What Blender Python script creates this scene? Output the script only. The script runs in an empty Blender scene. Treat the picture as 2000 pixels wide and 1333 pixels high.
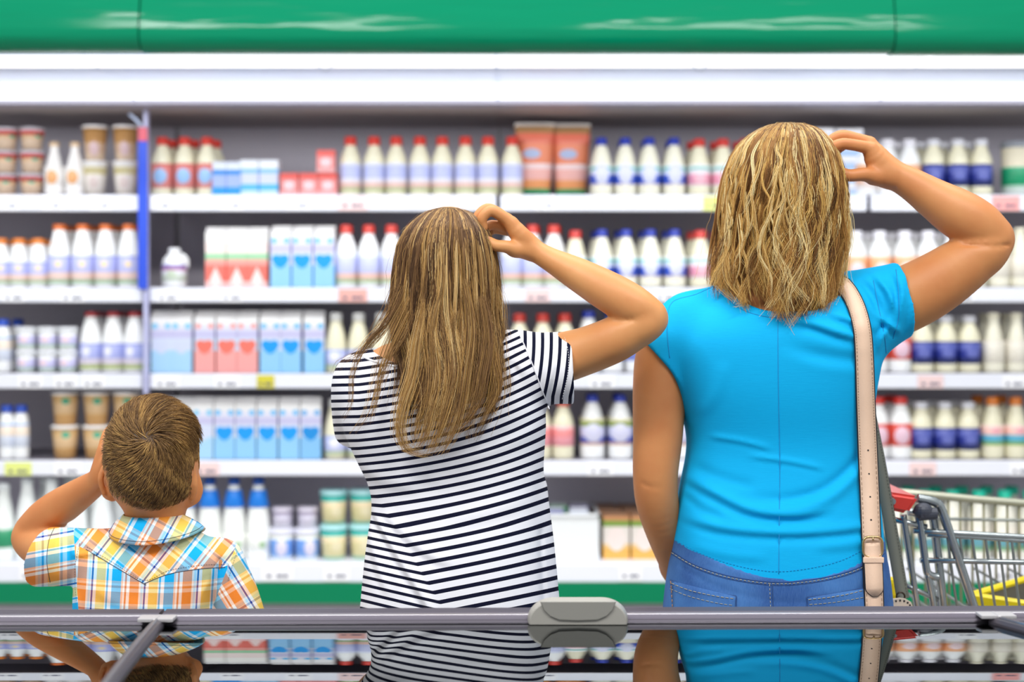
import bpy, bmesh, math, random
import numpy as np
from mathutils import Vector, Matrix
from mathutils.bvhtree import BVHTree

random.seed(7)
RNG = np.random.default_rng(11)
SC = bpy.context.scene
COL = SC.collection
F = 2778.0            # focal length in pixels of a 2000 px wide frame (50 mm)
ZC = 1.40             # camera height
HOR = 600.0           # row of the horizon


def P(px, py, d):
    """Point at distance d that the photograph shows at (px, py)."""
    return Vector(((px - 1000.0) * d / F, d, ZC + (HOR - py) * d / F))


def PX(px, d): return (px - 1000.0) * d / F
def PZ(py, d): return ZC + (HOR - py) * d / F


# ---------------------------------------------------------------- camera
cam = bpy.data.cameras.new('camera')
cam.sensor_width = 36.0
cam.lens = F * 36.0 / 2000.0
cam.shift_y = -(666.5 - HOR) / 2000.0
cam.dof.use_dof = True
cam.dof.focus_distance = 2.16
cam.dof.aperture_fstop = 2.7
cam_ob = bpy.data.objects.new('camera', cam)
COL.objects.link(cam_ob)
cam_ob.location = (0, 0, ZC)
cam_ob.rotation_euler = (math.pi / 2, 0, 0)
SC.camera = cam_ob

# ---------------------------------------------------------------- light
SC.view_settings.view_transform = 'Standard'
SC.view_settings.look = 'None'
SC.view_settings.gamma = 1.0
SC.view_settings.use_curve_mapping = False
SC.view_settings.exposure = 0.0
SC.cycles.use_denoising = True
SC.cycles.max_bounces = 8
SC.cycles.caustics_reflective = False
SC.cycles.caustics_refractive = False
world = bpy.data.worlds.new('store_light')
SC.world = world
world.use_nodes = True
world.node_tree.nodes['Background'].inputs[0].default_value = (0.93, 0.97, 1.0, 1)
world.node_tree.nodes['Background'].inputs[1].default_value = 0.62


def area(name, loc, target, sx, sy, power, col=(1, 1, 1)):
    l = bpy.data.lights.new(name, 'AREA')
    l.shape = 'RECTANGLE'
    l.size, l.size_y, l.energy, l.color = sx, sy, power, col
    o = bpy.data.objects.new(name, l)
    COL.objects.link(o)
    o.location = loc
    o.rotation_euler = (Vector(target) - Vector(loc)).to_track_quat('-Z', 'Y').to_euler()
    return o


# ceiling lamps of the shop (rows of panels over the aisle)
area('ceiling_lamp', (-1.3, 0.3, 3.6), (-0.6, 2.5, 1.0), 1.6, 0.5, 60, (1, .99, .97))
area('ceiling_lamp', (1.3, 0.3, 3.6), (0.6, 2.5, 1.0), 1.6, 0.5, 50, (1, .99, .97))
area('ceiling_lamp', (0.0, 2.7, 3.7), (0.0, 2.7, 0.0), 4.5, 0.5, 80, (1, .99, .97))
area('ceiling_spot', (-1.84, .35, 3.6), (-1.84, .35, 0), .30, .30, 9)
area('ceiling_spot', (.58, .35, 3.6), (.58, .35, 0), .34, .30, 9)
# tubes inside the fridge canopy
area('canopy_lamp', (-0.2, 4.15, ZC + .66), (-0.2, 4.8, 0.9), 4.6, 0.12, 15, (.96, .98, 1))


# ---------------------------------------------------------------- materials
def lin(c):
    return tuple((v / 12.92 if v <= .04045 else ((v + .055) / 1.055) ** 2.4) for v in c)


def hexc(h):
    h = h.lstrip('#')
    return lin(tuple(int(h[i:i + 2], 16) / 255 for i in (0, 2, 4)))


def mat(name, h, rough=.5, metal=0.0, spec=.5, emit=0.0, coat=0.0, trans=0.0, sub=0.0):
    m = bpy.data.materials.get(name)
    if m: return m
    m = bpy.data.materials.new(name)
    m.use_nodes = True
    b = m.node_tree.nodes['Principled BSDF']
    c = (*hexc(h), 1)
    b.inputs['Base Color'].default_value = c
    b.inputs['Roughness'].default_value = rough
    b.inputs['Metallic'].default_value = metal
    b.inputs['Specular IOR Level'].default_value = spec
    b.inputs['Coat Weight'].default_value = coat
    b.inputs['Transmission Weight'].default_value = trans
    if sub:
        b.inputs['Subsurface Weight'].default_value = sub
        b.inputs['Subsurface Radius'].default_value = (.012, .005, .003)
        b.inputs['Subsurface Scale'].default_value = .6
    if emit:
        b.inputs['Emission Color'].default_value = c
        b.inputs['Emission Strength'].default_value = emit
    return m


class NT:
    """Small helper to write node trees as expressions."""
    def __init__(s, m):
        s.t = m.node_tree
        s.bsdf = s.t.nodes['Principled BSDF']

    def n(s, typ, **kw):
        x = s.t.nodes.new(typ)
        for k, v in kw.items(): setattr(x, k, v)
        return x

    def link(s, a, b): s.t.links.new(a, b)

    def math(s, op, a, b=None, c=None):
        x = s.n('ShaderNodeMath', operation=op)
        for i, v in enumerate((a, b, c)):
            if v is None: continue
            if isinstance(v, (int, float)): x.inputs[i].default_value = v
            else: s.link(v, x.inputs[i])
        return x.outputs[0]

    def mix(s, fac, a, b, typ='MIX'):
        x = s.n('ShaderNodeMix', data_type='RGBA', blend_type=typ)
        for sock, v in ((x.inputs[0], fac), (x.inputs[6], a), (x.inputs[7], b)):
            if isinstance(v, (int, float)): sock.default_value = v
            elif isinstance(v, tuple): sock.default_value = (*v[:3], 1)
            else: s.link(v, sock)
        return x.outputs[2]

    def ramp(s, fac, stops, interp='CONSTANT'):
        x = s.n('ShaderNodeValToRGB')
        cr = x.color_ramp
        cr.interpolation = interp
        while len(cr.elements) < len(stops): cr.elements.new(0.5)
        for e, (p, c) in zip(cr.elements, stops):
            e.position = p
            e.color = (*c, 1)
        s.link(fac, x.inputs[0])
        return x.outputs[0]

    def coord(s, kind='Object'):
        tc = s.n('ShaderNodeTexCoord')
        sp = s.n('ShaderNodeSeparateXYZ')
        s.link(tc.outputs[kind], sp.inputs[0])
        return sp.outputs[0], sp.outputs[1], sp.outputs[2], tc.outputs[kind]

    def attr(s, name):
        x = s.n('ShaderNodeAttribute', attribute_name=name)
        return x.outputs['Fac']

    def noise(s, vec=None, scale=5, detail=2, rough=.5):
        x = s.n('ShaderNodeTexNoise')
        x.inputs['Scale'].default_value = scale
        x.inputs['Detail'].default_value = detail
        x.inputs['Roughness'].default_value = rough
        if vec is not None: s.link(vec, x.inputs['Vector'])
        return x.outputs['Fac']

    def bump(s, h, strength=.2, dist=.002):
        x = s.n('ShaderNodeBump')
        x.inputs['Strength'].default_value = strength
        x.inputs['Distance'].default_value = dist
        s.link(h, x.inputs['Height'])
        s.link(x.outputs[0], s.bsdf.inputs['Normal'])

    def base(s, c): s.link(c, s.bsdf.inputs['Base Color'])


# ---------------------------------------------------------------- object helpers
def link_mesh(name, me, m=None, parent=None, smooth=False, loc=None):
    o = bpy.data.objects.new(name, me)
    COL.objects.link(o)
    if m is not None and not me.materials: me.materials.append(m)
    if smooth and len(me.polygons):
        me.polygons.foreach_set('use_smooth', [True] * len(me.polygons))
    if parent is not None: o.parent = parent
    if loc is not None: o.location = loc
    return o


def empty(name, loc=(0, 0, 0), label=None, cat=None, group=None, kind=None):
    o = bpy.data.objects.new(name, None)
    COL.objects.link(o)
    o.location = loc
    o.empty_display_size = .05
    return tag(o, label, cat, group, kind)


def tag(o, label=None, cat=None, group=None, kind=None):
    if label: o['label'] = label
    if cat: o['category'] = cat
    if group: o['group'] = group
    if kind: o['kind'] = kind
    return o


def bm_mesh(bm, name='m'):
    me = bpy.data.meshes.new(name)
    bm.normal_update()
    bm.to_mesh(me)
    bm.free()
    return me


def box_bm(bm, c, s, rot=None, bevel=0.0, seg=2):
    """Box centred at c with full size s."""
    M = Matrix.Translation(Vector(c)) @ (rot.to_4x4() if rot is not None else Matrix.Identity(4)) @ Matrix.Diagonal((*s, 1))
    r = bmesh.ops.create_cube(bm, size=1.0, matrix=M)
    if bevel:
        ed = list({e for v in r['verts'] for e in v.link_edges})
        bmesh.ops.bevel(bm, geom=ed, offset=bevel, segments=seg, affect='EDGES', profile=.6)
    return r


def box(name, c, s, m, parent=None, rot=None, bevel=0.0, seg=2):
    bm = bmesh.new()
    box_bm(bm, c, s, rot, bevel, seg)
    return link_mesh(name, bm_mesh(bm, name), m, parent, smooth=False)


def lathe_me(name, prof, seg=24, cap=True, sx=1.0, sy=1.0):
    """Surface of revolution about z from (radius, z) pairs."""
    n = len(prof)
    a = np.arange(seg) * 2 * math.pi / seg
    vs, fs = [], []
    for r, z in prof:
        vs += [(r * math.cos(t) * sx, r * math.sin(t) * sy, z) for t in a]
    for i in range(n - 1):
        for j in range(seg):
            k = (j + 1) % seg
            fs.append((i * seg + j, i * seg + k, (i + 1) * seg + k, (i + 1) * seg + j))
    if cap:
        fs.append(tuple(range(seg - 1, -1, -1)))
        fs.append(tuple((n - 1) * seg + j for j in range(seg)))
    me = bpy.data.meshes.new(name)
    me.from_pydata(vs, [], fs)
    me.polygons.foreach_set('use_smooth', [len(p.vertices) == 4 for p in me.polygons])
    return me


def catmull(pts, n=8):
    pts = [Vector(p) for p in pts]
    out = []
    for i in range(len(pts) - 1):
        p0 = pts[max(i - 1, 0)]; p1 = pts[i]; p2 = pts[i + 1]; p3 = pts[min(i + 2, len(pts) - 1)]
        for k in range(n):
            t = k / n
            out.append(.5 * ((2 * p1) + (p2 - p0) * t + (2 * p0 - 5 * p1 + 4 * p2 - p3) * t * t + (3 * p1 - p0 - 3 * p2 + p3) * t ** 3))
    out.append(pts[-1])
    return out


def tube_bm(bm, pts, r, seg=8, closed=False):
    """Round tube through the points."""
    pts = [Vector(p) for p in pts]
    n = len(pts)
    rs = r if hasattr(r, '__len__') else [r] * n
    rings = []
    ref = None
    for i in range(n):
        a = pts[(i - 1) % n] if (closed or i > 0) else pts[i]
        b = pts[(i + 1) % n] if (closed or i < n - 1) else pts[i]
        t = (b - a).normalized() if (b - a).length > 1e-9 else Vector((0, 0, 1))
        if ref is None:
            ref = t.orthogonal().normalized()
        u = (ref - t * ref.dot(t))
        u = u.normalized() if u.length > 1e-6 else t.orthogonal().normalized()
        ref = u
        v = t.cross(u)
        rings.append([bm.verts.new(pts[i] + (u * math.cos(q) + v * math.sin(q)) * rs[i]) for q in (2 * math.pi * k / seg for k in range(seg))])
    for i in range(n if closed else n - 1):
        A, B = rings[i], rings[(i + 1) % n]
        for k in range(seg):
            f = bm.faces.new((A[k], A[(k + 1) % seg], B[(k + 1) % seg], B[k]))
            f.smooth = True
    if not closed:
        bm.faces.new(rings[0][::-1]); bm.faces.new(rings[-1])
    return bm


def tube(name, pts, r, m, parent=None, seg=8, closed=False):
    bm = bmesh.new()
    tube_bm(bm, pts, r, seg, closed)
    return link_mesh(name, bm_mesh(bm, name), m, parent)


def extrude_profile(name, prof, x0, x1, m, parent=None, nx=1, smooth=False):
    """Closed (y, z) profile swept along x."""
    n = len(prof)
    xs = [x0 + (x1 - x0) * i / nx for i in range(nx + 1)]
    vs = [(x, y, z) for x in xs for (y, z) in prof]
    fs = []
    for i in range(nx):
        for j in range(n):
            k = (j + 1) % n
            fs.append((i * n + j, (i + 1) * n + j, (i + 1) * n + k, i * n + k))
    b0 = len(vs)
    vs += vs[:n] + vs[nx * n:nx * n + n]          # caps keep their own corners so that the sides shade cleanly
    fs.append(tuple(range(b0, b0 + n)))
    fs.append(tuple(b0 + n + j for j in range(n - 1, -1, -1)))
    me = bpy.data.meshes.new(name)
    me.from_pydata(vs, [], fs)
    bm = bmesh.new(); bm.from_mesh(me)
    bmesh.ops.recalc_face_normals(bm, faces=bm.faces)
    bm.to_mesh(me); bm.free()
    o = link_mesh(name, me, m, parent, smooth)
    return o


ORD = ['first', 'second', 'third', 'fourth', 'fifth', 'sixth', 'seventh', 'eighth', 'ninth', 'tenth', 'eleventh', 'twelfth']
# ================================================================ the setting
floor_m = mat('floor_tile', '#b9b4ac', .35)
q = NT(floor_m)
x, y, z, v = q.coord('Object')
q.base(q.mix(q.noise(v, 3, 4), hexc('#b0aba4'), hexc('#c6c2bb')))
o = box('floor', (0, 2.2, -.05), (12, 9, .1), floor_m)
tag(o, kind='structure')
o = box('wall_back', (0, 5.5, 1.6), (12, .1, 3.3), mat('wall_paint', '#a9a7a8', .8))
tag(o, kind='structure')

# ================================================================ refrigerated display
DS = 4.60
SD = 5.02
WHITE = mat('shelf_white', '#eef0fa', .35)
GREY = mat('panel_grey', '#5a5560', .6)
DARK = mat('liner_dark', '#4c4751', .55)
q = NT(DARK)
x, y, z, v = q.coord('Object')
q.base(q.mix(q.noise(v, 2.5, 3), hexc('#c3bdca'), hexc('#d8d3dd')))
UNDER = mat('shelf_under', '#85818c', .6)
GREEN = mat('fascia_green', '#007b57', .12, spec=.20)
GREENK = mat('kick_green', '#007f55', .5, spec=.2)
TAGM = mat('tag_paper', '#fbfbff', .6)
INK = mat('tag_ink', '#5a5d74', .7)
LAMP = mat('canopy_glow', '#ffffff', .4, emit=1.5)
PANEL = mat('canopy_panel', '#cbd8f4', .4)
LIP = mat('canopy_lip', '#9c98a6', .4)
BAYS = [(-330, 281), (291, 971), (975, 1694), (1698, 2340)]
ROWS = [(381, 413), (562, 591), (730, 759), (900, 929)]
BAYLAB = ['white refrigerated display section stocked with cups and orange-capped bottles, beside the blue strip',
          'white refrigerated display section stocked with heart-printed cartons behind the boy',
          'white refrigerated display section with orange pouches on its top shelf',
          'white refrigerated display section behind the shopping cart and the raised elbow']
# price tags: bay, row (4 = deck), x, width, colour, has ink
TAGS = [
    [(0, 20, 44, 0), (0, 105, 44, 0), (0, 200, 44, 0), (1, 145, 50, 0), (1, 30, 44, 0), (2, 62, 48, 0), (2, 130, 44, 0), (2, 185, 44, 0), (3, 135, 52, 0), (3, 38, 52, 1), (4, 70, 50, 0)],
    [(0, 318, 44, 0), (0, 455, 44, 0), (0, 585, 50, 0), (0, 690, 56, 2), (1, 330, 44, 0), (1, 455, 44, 0), (1, 690, 56, 3), (2, 328, 50, 0), (2, 445, 50, 0), (2, 520, 34, 4), (3, 405, 50, 2), (4, 545, 60, 0), (4, 660, 50, 0)],
    [(0, 1065, 44, 0), (0, 1390, 36, 1), (1, 1050, 48, 2), (2, 1175, 50, 0), (3, 1172, 50, 0), (4, 1230, 44, 0), (1, 1300, 44, 0)],
    [(0, 1962, 54, 5), (1, 1880, 40, 0), (2, 1815, 50, 2), (2, 1978, 46, 0), (3, 1800, 52, 2), (3, 1990, 40, 0), (4, 1955, 50, 0)],
]
TCOL = {0: TAGM, 1: mat('tag_yellow_green', '#e6ee8a', .6), 2: mat('tag_pink', '#f4d6d4', .6), 3: mat('tag_red', '#eab0a6', .6), 4: mat('tag_yellow', '#d9cf3e', .6), 5: mat('tag_rose', '#f4a9a5', .6)}

for b, (pa, pb) in enumerate(BAYS):
    xa, xb = PX(pa, DS), PX(pb, DS)
    xm, w = (xa + xb) / 2, xb - xa
    root = empty('refrigerated_display', (xm, DS, 0), BAYLAB[b], 'fridge display')
    def part(name, c, s, m, parent=None, bev=0.0):
        c = (c[0] - xm, c[1] - DS, c[2])
        return box(name, c, s, m, parent or root, bevel=bev, seg=1)
    part('back_panel', (xm, SD + .02, 1.05), (w, .04, 2.1), DARK)
    if b == 0: part('side_panel', (xa + .006, 4.83, 1.23), (.012, .38, 1.55), DARK)
    if b == 3: part('side_panel', (xb - .006, 4.83, 1.23), (.012, .38, 1.55), DARK)
    for r, (yt, yb) in enumerate(ROWS):
        zt, zb = PZ(yt, DS), PZ(yb, DS)
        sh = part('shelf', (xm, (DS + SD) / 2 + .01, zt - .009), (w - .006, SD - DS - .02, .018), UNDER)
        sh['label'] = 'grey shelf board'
        part('price_rail', (xm, DS, (zt + zb) / 2), (w - .008, .02, zt - zb), WHITE, sh, .003)
        for k in (.12, .88):
            part('bracket', (xa + w * k, 4.80, zt - .026), (.012, .34, .016), UNDER, sh)
        for (tr, tx, tw, tc) in TAGS[b]:
            if tr != r: continue
            zc2 = zb + (zt - zb) * .47
            tx3, tw3 = PX(tx, DS), tw * DS / F
            t = part('price_tag', (tx3, DS - .0125, zc2), (tw3, .003, (zt - zb) * .86), TCOL[tc], sh)
            bm = bmesh.new()
            for (u0, u1) in ((-.34, -.2), (-.02, .16), (.2, .34)):
                box_bm(bm, (tx3 + tw3 * (u0 + u1) / 2 - xm, -.0145, zc2 - .008), (tw3 * (u1 - u0), .001, .009))
            link_mesh('printed_price', bm_mesh(bm), INK, sh)['kind'] = 'stuff'
    # bottom deck
    zt, zb = PZ(1098, DS), PZ(1136, DS)
    dk = part('deck', (xm, (DS + SD) / 2, zt - .02), (w - .006, SD - DS + .02, .04), WHITE)
    part('price_rail', (xm, DS - .015, (zt + zb) / 2), (w - .006, .03, zt - zb), WHITE, dk, .004)
    for (tr, tx, tw, tc) in TAGS[b]:
        if tr != 4: continue
        part('price_tag', (PX(tx, DS), DS - .032, (zt + zb) / 2), (tw * DS / F, .003, .05), TCOL[tc], dk)
        bm = bmesh.new()
        for (u0, u1) in ((-.34, -.2), (-.02, .16), (.2, .34)):
            tw3 = tw * DS / F
            box_bm(bm, (PX(tx, DS) + tw3 * (u0 + u1) / 2 - xm, -.0345, (zt + zb) / 2 - .008), (tw3 * (u1 - u0), .001, .009))
        link_mesh('printed_price', bm_mesh(bm), INK, dk)['kind'] = 'stuff'
    part('green_kick_panel', (xm, DS - .02, (PZ(1136, DS) + PZ(1175, DS)) / 2), (w, .03, PZ(1136, DS) - PZ(1175, DS)), GREENK)
    part('base_panel', (xm, DS + .02, PZ(1175, DS) / 2), (w, .05, PZ(1175, DS)), mat('base_grey', '#a7a3ad', .5))
    # canopy (its sections butt together over the upright post)
    if b == 0: xb = PX(285.6, DS)
    if b == 1: xa, xb = PX(286.4, DS), PX(972.7, DS)
    if b == 2: xa, xb = PX(973.3, DS), PX(1695.7, DS)
    if b == 3: xa = PX(1696.3, DS)
    xk = (xa + xb) / 2; w = xb - xa
    part('inner_ceiling', (xk, 4.78, ZC + .645), (w, .50, .02), mat('inner_top', '#a39a98', .6))
    part('canopy_lip', (xk, 4.49, ZC + .641), (w, .09, .012), LIP)
    part('lamp_housing', (xk, 4.46, ZC + .677), (w, .02, .058), PANEL, None, .003)
    part('canopy_panel', (xk, 4.19, ZC + .704), (w, .56, .02), PANEL)
    part('lamp_diffuser', (xk, 3.99, ZC + .690), (w - .004, .14, .012), LAMP, None, .003)
    part('glowing_front', (xk, 4.44, ZC + .672), (w - .004, .02, .046), LAMP, None, .004)  # upright white front of the lamp housing, given its own emission
    for k in (.5,):
        hk = bmesh.new()
        cx0 = [PX(640 - 0, 4.0), PX(640, 4.0), PX(1362, 4.0), PX(2050, 4.0)][b]
        if b > 0:
            tube_bm(hk, [(cx0 - xm + .02 * math.cos(a), 3.95 - DS, ZC + .685 - .028 * math.sin(a)) for a in np.linspace(0, math.pi, 10)], .0022, 6)
            link_mesh('hanging_hook', bm_mesh(hk), mat('hook', '#c9d2e6', .3), root)
        else: hk.free()
    part('top_board', (xk, 4.49, ZC + .98), (w, 1.1, .03), GREY)
# continuous green fascia: three panels with visible joints
FJ = [(-500, 276), (276, 1744), (1744, 2600)]
FLAB = ['glossy green fascia panel over the cups, ending above the blue strip', 'long glossy green fascia panel spanning above the family', 'glossy green fascia panel above the raised elbow and the cart']
for (pa, pb), lab, dz in zip(FJ, FLAB, (.004, 0, -.004)):
    prof = [(3.90, .690), (3.855, .6865), (3.836, .689), (3.820, .696), (3.808, .709), (3.802, .726), (3.803, .75), (3.808, .78), (3.816, .82), (3.832, .89), (3.850, 1.02), (3.87, 1.03), (3.90, 1.02)]
    o = extrude_profile('fascia_panel', [(a, ZC + b_ + dz) for a, b_ in prof], PX(pa, 3.83) + .002, PX(pb, 3.83) - .002, GREEN, None, 40, smooth=True)
    for p in o.data.polygons:
        if len(p.vertices) > 4: p.use_smooth = False
    tag(o, lab, 'fascia panel')
q = NT(GREEN)
x, y, z, v = q.coord('Object')
mp = q.n('ShaderNodeMapping'); mp.inputs['Scale'].default_value = (1.2, 8, 9)
q.link(v, mp.inputs[0])
q.bump(q.noise(mp.outputs[0], 2.2, 2), .35, .012)
# upright post and the blue strip clipped to it
o = box('upright_post', (PX(286, 4.59), 4.59, (PZ(216, 4.59) + PZ(770, 4.59)) / 2), (.0125, .03, PZ(216, 4.59) - PZ(770, 4.59)), mat('post_lavender', '#c3c4e6', .4), bevel=.002)
tag(o, 'pale lavender upright post between the cup section and the carton section', 'shelf post')
r = empty('promo_strip', P(279, 565, 4.57), 'blue plastic strip with red head clipped to the shelf post', 'shelf strip')
def at_r(px, py): return Vector((PX(px, 4.57) - r.location.x, 0, PZ(py, 4.57) - r.location.z))
for nm, y0, y1, m in (('strip_body', 276, 565, mat('strip_blue', '#2a50d2', .4)), ('strip_head', 249, 276, mat('strip_red', '#d8596b', .4))):
    a, c = at_r(279, y0), at_r(279, y1)
    box(nm, ((a.x + c.x) / 2, 0, (a.z + c.z) / 2), (.030, .008, a.z - c.z), m, r, bevel=.002)
tube('clip_wire', [at_r(277, 249), at_r(268, 236), at_r(252, 222)], .005, mat('clip_white', '#c9d6f2', .3), r)
# ================================================================ packaged goods on the shelves
U = DS / F          # metres per photograph pixel at the shelf front
SHELF = {1: PZ(381, DS), 2: PZ(562, DS), 3: PZ(730, DS), 4: PZ(900, DS), 5: PZ(1098, DS)}
SNAME = {1: 'top shelf', 2: 'second shelf', 3: 'third shelf', 4: 'fourth shelf', 5: 'bottom deck'}


def band_mat(name, z0, z1, bands, spot=None, outside=None, rough=.4, side_x=None):
    """Printed label: bands of colour by height, an optional ellipse printed on the front."""
    m = mat(name, '#ffffff', rough)
    q = NT(m)
    x, y, z, v = q.coord('Object')
    t = q.math('DIVIDE', q.math('SUBTRACT', z, z0 * U), (z1 - z0) * U)
    stops = [(max(0.0, (b - z0) / (z1 - z0)), hexc(c)) for b, c in bands if c]
    col = q.ramp(t, stops)
    if spot:
        cx, cz, rx, rz, c = spot
        ex = q.math('DIVIDE', q.math('SUBTRACT', x, cx * U), rx * U)
        ez = q.math('DIVIDE', q.math('SUBTRACT', z, cz * U), rz * U)
        r2 = q.math('ADD', q.math('MULTIPLY', ex, ex), q.math('MULTIPLY', ez, ez))
        ins = q.math('MULTIPLY', q.math('LESS_THAN', r2, 1.0), q.math('LESS_THAN', y, 0.0))
        col = q.mix(ins, col, hexc(c))
    q.base(col)
    return m


TYPES = {}


def bottle(key, H, R, cap, body, bands=None, spot=None, style='round', caph=17, capr=12, neck=None, lid_label=None):
    hb = H - caph
    nr = neck or capr - 1.5
    if style == 'round':
        prof = [(R - 3, 0), (R - .6, 1.5), (R, 5), (R, hb * .60), (R * .97, hb * .68), (R * .88, hb * .77), (R * .72, hb * .86), (nr + 1.5, hb * .93), (nr, hb * .96), (nr, hb + 3)]
    elif style == 'cone':
        prof = [(R - 3, 0), (R - .6, 1.5), (R, 5), (R, hb * .50), (R * .93, hb * .62), (R * .80, hb * .76), (R * .66, hb * .88), (nr + 1, hb * .97), (nr, hb), (nr, hb + 3)]
    elif style == 'wide':
        prof = [(R - 3, 0), (R - .6, 1.5), (R, 5), (R, hb * .72), (R * .97, hb * .80), (R * .86, hb * .89), (nr + 3, hb * .955), (nr, hb * .97), (nr, hb + 3)]
    elif style == 'slim':
        prof = [(R - 3, 0), (R - .6, 1.5), (R, 5), (R, hb * .40), (R * .86, hb * .58), (R * .66, hb * .76), (nr + .5, hb * .9), (nr, hb), (nr, hb + 3)]
    elif style == 'tall':
        prof = [(R - 3, 0), (R - .6, 1.5), (R, 5), (R, hb * .42), (R * .94, hb * .56), (R * .80, hb * .70), (R * .63, hb * .83), (R * .5, hb * .93), (nr, hb), (nr, hb + 3)]
    parts = [('bottle_body', lathe_me(key + '_body', [(r * U, z * U) for r, z in prof], 22), mat('plastic_' + body.strip('#'), body, .35))]
    cp = [(capr, H - caph), (capr + .6, H - caph + 1.5), (capr, H - caph + 3), (capr, H - 2), (capr - 1.5, H), (capr * .4, H + .2)]
    parts.append(('cap', lathe_me(key + '_cap', [(r * U, z * U) for r, z in cp], 18), mat('cap_' + cap.strip('#'), cap, .4)))
    if bands:
        z0, z1 = bands[0][0], bands[-1][0]
        lp = [(R + .1, z0), (R + .5, z0 + .3), (R + .5, z1 - .3), (R + .1, z1)]
        parts.append(('label', lathe_me(key + '_label', [(r * U, z * U) for r, z in lp], 22, cap=False), band_mat(key + '_print', z0, z1, bands[:-1], spot)))
    TYPES[key] = (parts, R, H)


WH, CR, RED, BLU = '#f7f8f8', '#ede8cc', '#d23a2e', '#2138a8'
bottle('violet_milk', 117, 21, RED, CR, [(9, '#c6d49a'), (15, '#f1cfc4'), (26, '#eceaf6'), (34, '#bcc2ea'), (58, '#dfe2f4'), (64, '')])
bottle('violet_kefir', 124, 21.5, RED, WH, [(9, '#b9d3a0'), (16, '#f4cdc0'), (28, '#c3c8ec'), (60, '#dfe4f6'), (68, '')])
bottle('red_label', 116, 20.5, RED, CR, [(14, '#e0958f'), (20, '#e08a86'), (58, '#dc6f68'), (63, '')], (0, 38, 14, 15, '#9cc4ee'), caph=16)
bottle('blue_cap', 115, 22, BLU, '#f3f0dc', [(20, '#f0e2e2'), (23, '#3f60d0'), (41, '#d9e0f4'), (50, '#6fc0c0'), (56, '#f3f6f2'), (62, '')], (0, 42, 14, 20, '#dcdff6'), caph=15, capr=11, style='cone')
bottle('pink_label', 113, 22, '#cf3b34', CR, [(18, '#f6eeee'), (22, '#f3a3bb'), (42, '#f3e6ea'), (50, '#86c6c0'), (56, '#f6f6f2'), (62, '')], (0, 33, 12, 9, '#f7c3d0'), caph=16, capr=12, style='cone')
bottle('orange_label', 112, 22, '#e9e7ef', WH, [(14, '#f6e8e0'), (24, '#f2b183'), (58, '#eec9ae'), (62, '')], (0, 36, 14, 14, '#f3d9dc'), caph=14, capr=13, style='round')
bottle('navy_label', 112, 22, '#dcdce4', CR, [(18, '#26306e'), (30, '#2e3a94'), (44, '#5660b0'), (58, '#27307c'), (62, '')], (0, 38, 12, 8, '#6770bb'), caph=13, capr=13, style='round')
bottle('orange_cap', 125, 22, '#d96b20', WH, [(8, '#a9cfa6'), (15, '#f2d6cc'), (30, '#b9bdea'), (58, '#8f98d8'), (62, '')], (4, 46, 7, 7, '#e8d3ae'), caph=11, capr=13, style='cone')
bottle('small_orange_cap', 97, 19, '#e07d1e', WH, [(8, '#b6d3a6'), (14, '#f2d6cc'), (26, '#b9bdea'), (46, '#9aa2dc'), (50, '')], (4, 38, 6, 6, '#e8d3ae'), caph=11, capr=12, style='cone')
bottle('maroon_cap', 120, 22, '#a8202a', WH, [(8, '#c4d478'), (16, '#e4dbe8'), (28, '#aab1e4'), (54, '#8b93d4'), (58, '')], (-6, 42, 8, 10, '#e4e4f4'), caph=9, capr=12, style='cone')
bottle('white_cap', 118, 21, '#e4e4e2', CR, [(8, '#cfdcb0'), (16, '#c8cdee'), (40, '#aab6e4'), (46, '')], (0, 32, 9, 9, '#e9e9f5'), caph=16, capr=12, style='cone')
bottle('plain_cream', 118, 21, '#e8e2cc', '#f0ecd8', [(20, '#eae4d6'), (60, '#e2d9cc'), (64, '')], None, caph=8, capr=12, style='slim')
bottle('peach_label', 122, 22, '#dd7a22', CR, [(28, '#8bbf4e'), (34, '#62b9d6'), (48, '#f0c3b8'), (64, '#efdcd2'), (68, '')], (0, 56, 10, 6, '#e9a7b0'), caph=16, capr=12, style='cone')
bottle('red_round_label', 122, 22, '#d8322a', WH, [(26, '#dd5a4c'), (64, '#d94a3f'), (70, '')], (0, 47, 15, 17, '#ebc8d8'), caph=14, capr=13, style='round')
bottle('pink_kefir', 118, 21, '#d23a2e', CR, [(26, '#f2a4ae'), (44, '#ef9393'), (60, '#f3c8c8'), (66, '')], None, caph=14, style='round')
bottle('olive_line', 126, 24, BLU, WH, [(28, '#e6b9a0'), (33, '#5464c4'), (44, '#cfd2f2'), (64, '#8f9c5c'), (76, '#e6dcbc'), (80, '')], (0, 52, 18, 18, '#d9d9f2'), caph=14, capr=11, style='cone')
bottle('navy_tall', 122, 22, BLU, WH, [(24, '#7e8cd8'), (50, '#b9c2ee'), (64, '#e9ebf8'), (68, '')], None, caph=14, capr=12, style='cone')
bottle('blue_cap_slim', 106, 15, '#1d4ec0', WH, [(24, '#dfe6f6'), (46, '#f1e3d4'), (66, '#8fb5e6'), (70, '')], None, caph=14, capr=11, style='wide')
bottle('orange_dot', 106, 19, '#e9c9a2', '#f6f3f0', [(20, '#f6f2ee'), (56, '#f6f2ee'), (57, '')], (0, 36, 11, 14, '#f0b27a'), caph=8, capr=9.5, style='slim')
bottle('tall_white', 160, 22.5, '#eef3f5', '#f4f8f8', None, None, caph=14, capr=12, style='tall')
bottle('tall_green', 150, 22.5, '#e9eef0', '#f2f6f4', [(24, '#2f9468'), (56, '#58ab84'), (60, '')], None, caph=14, capr=12, style='tall')
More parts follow.
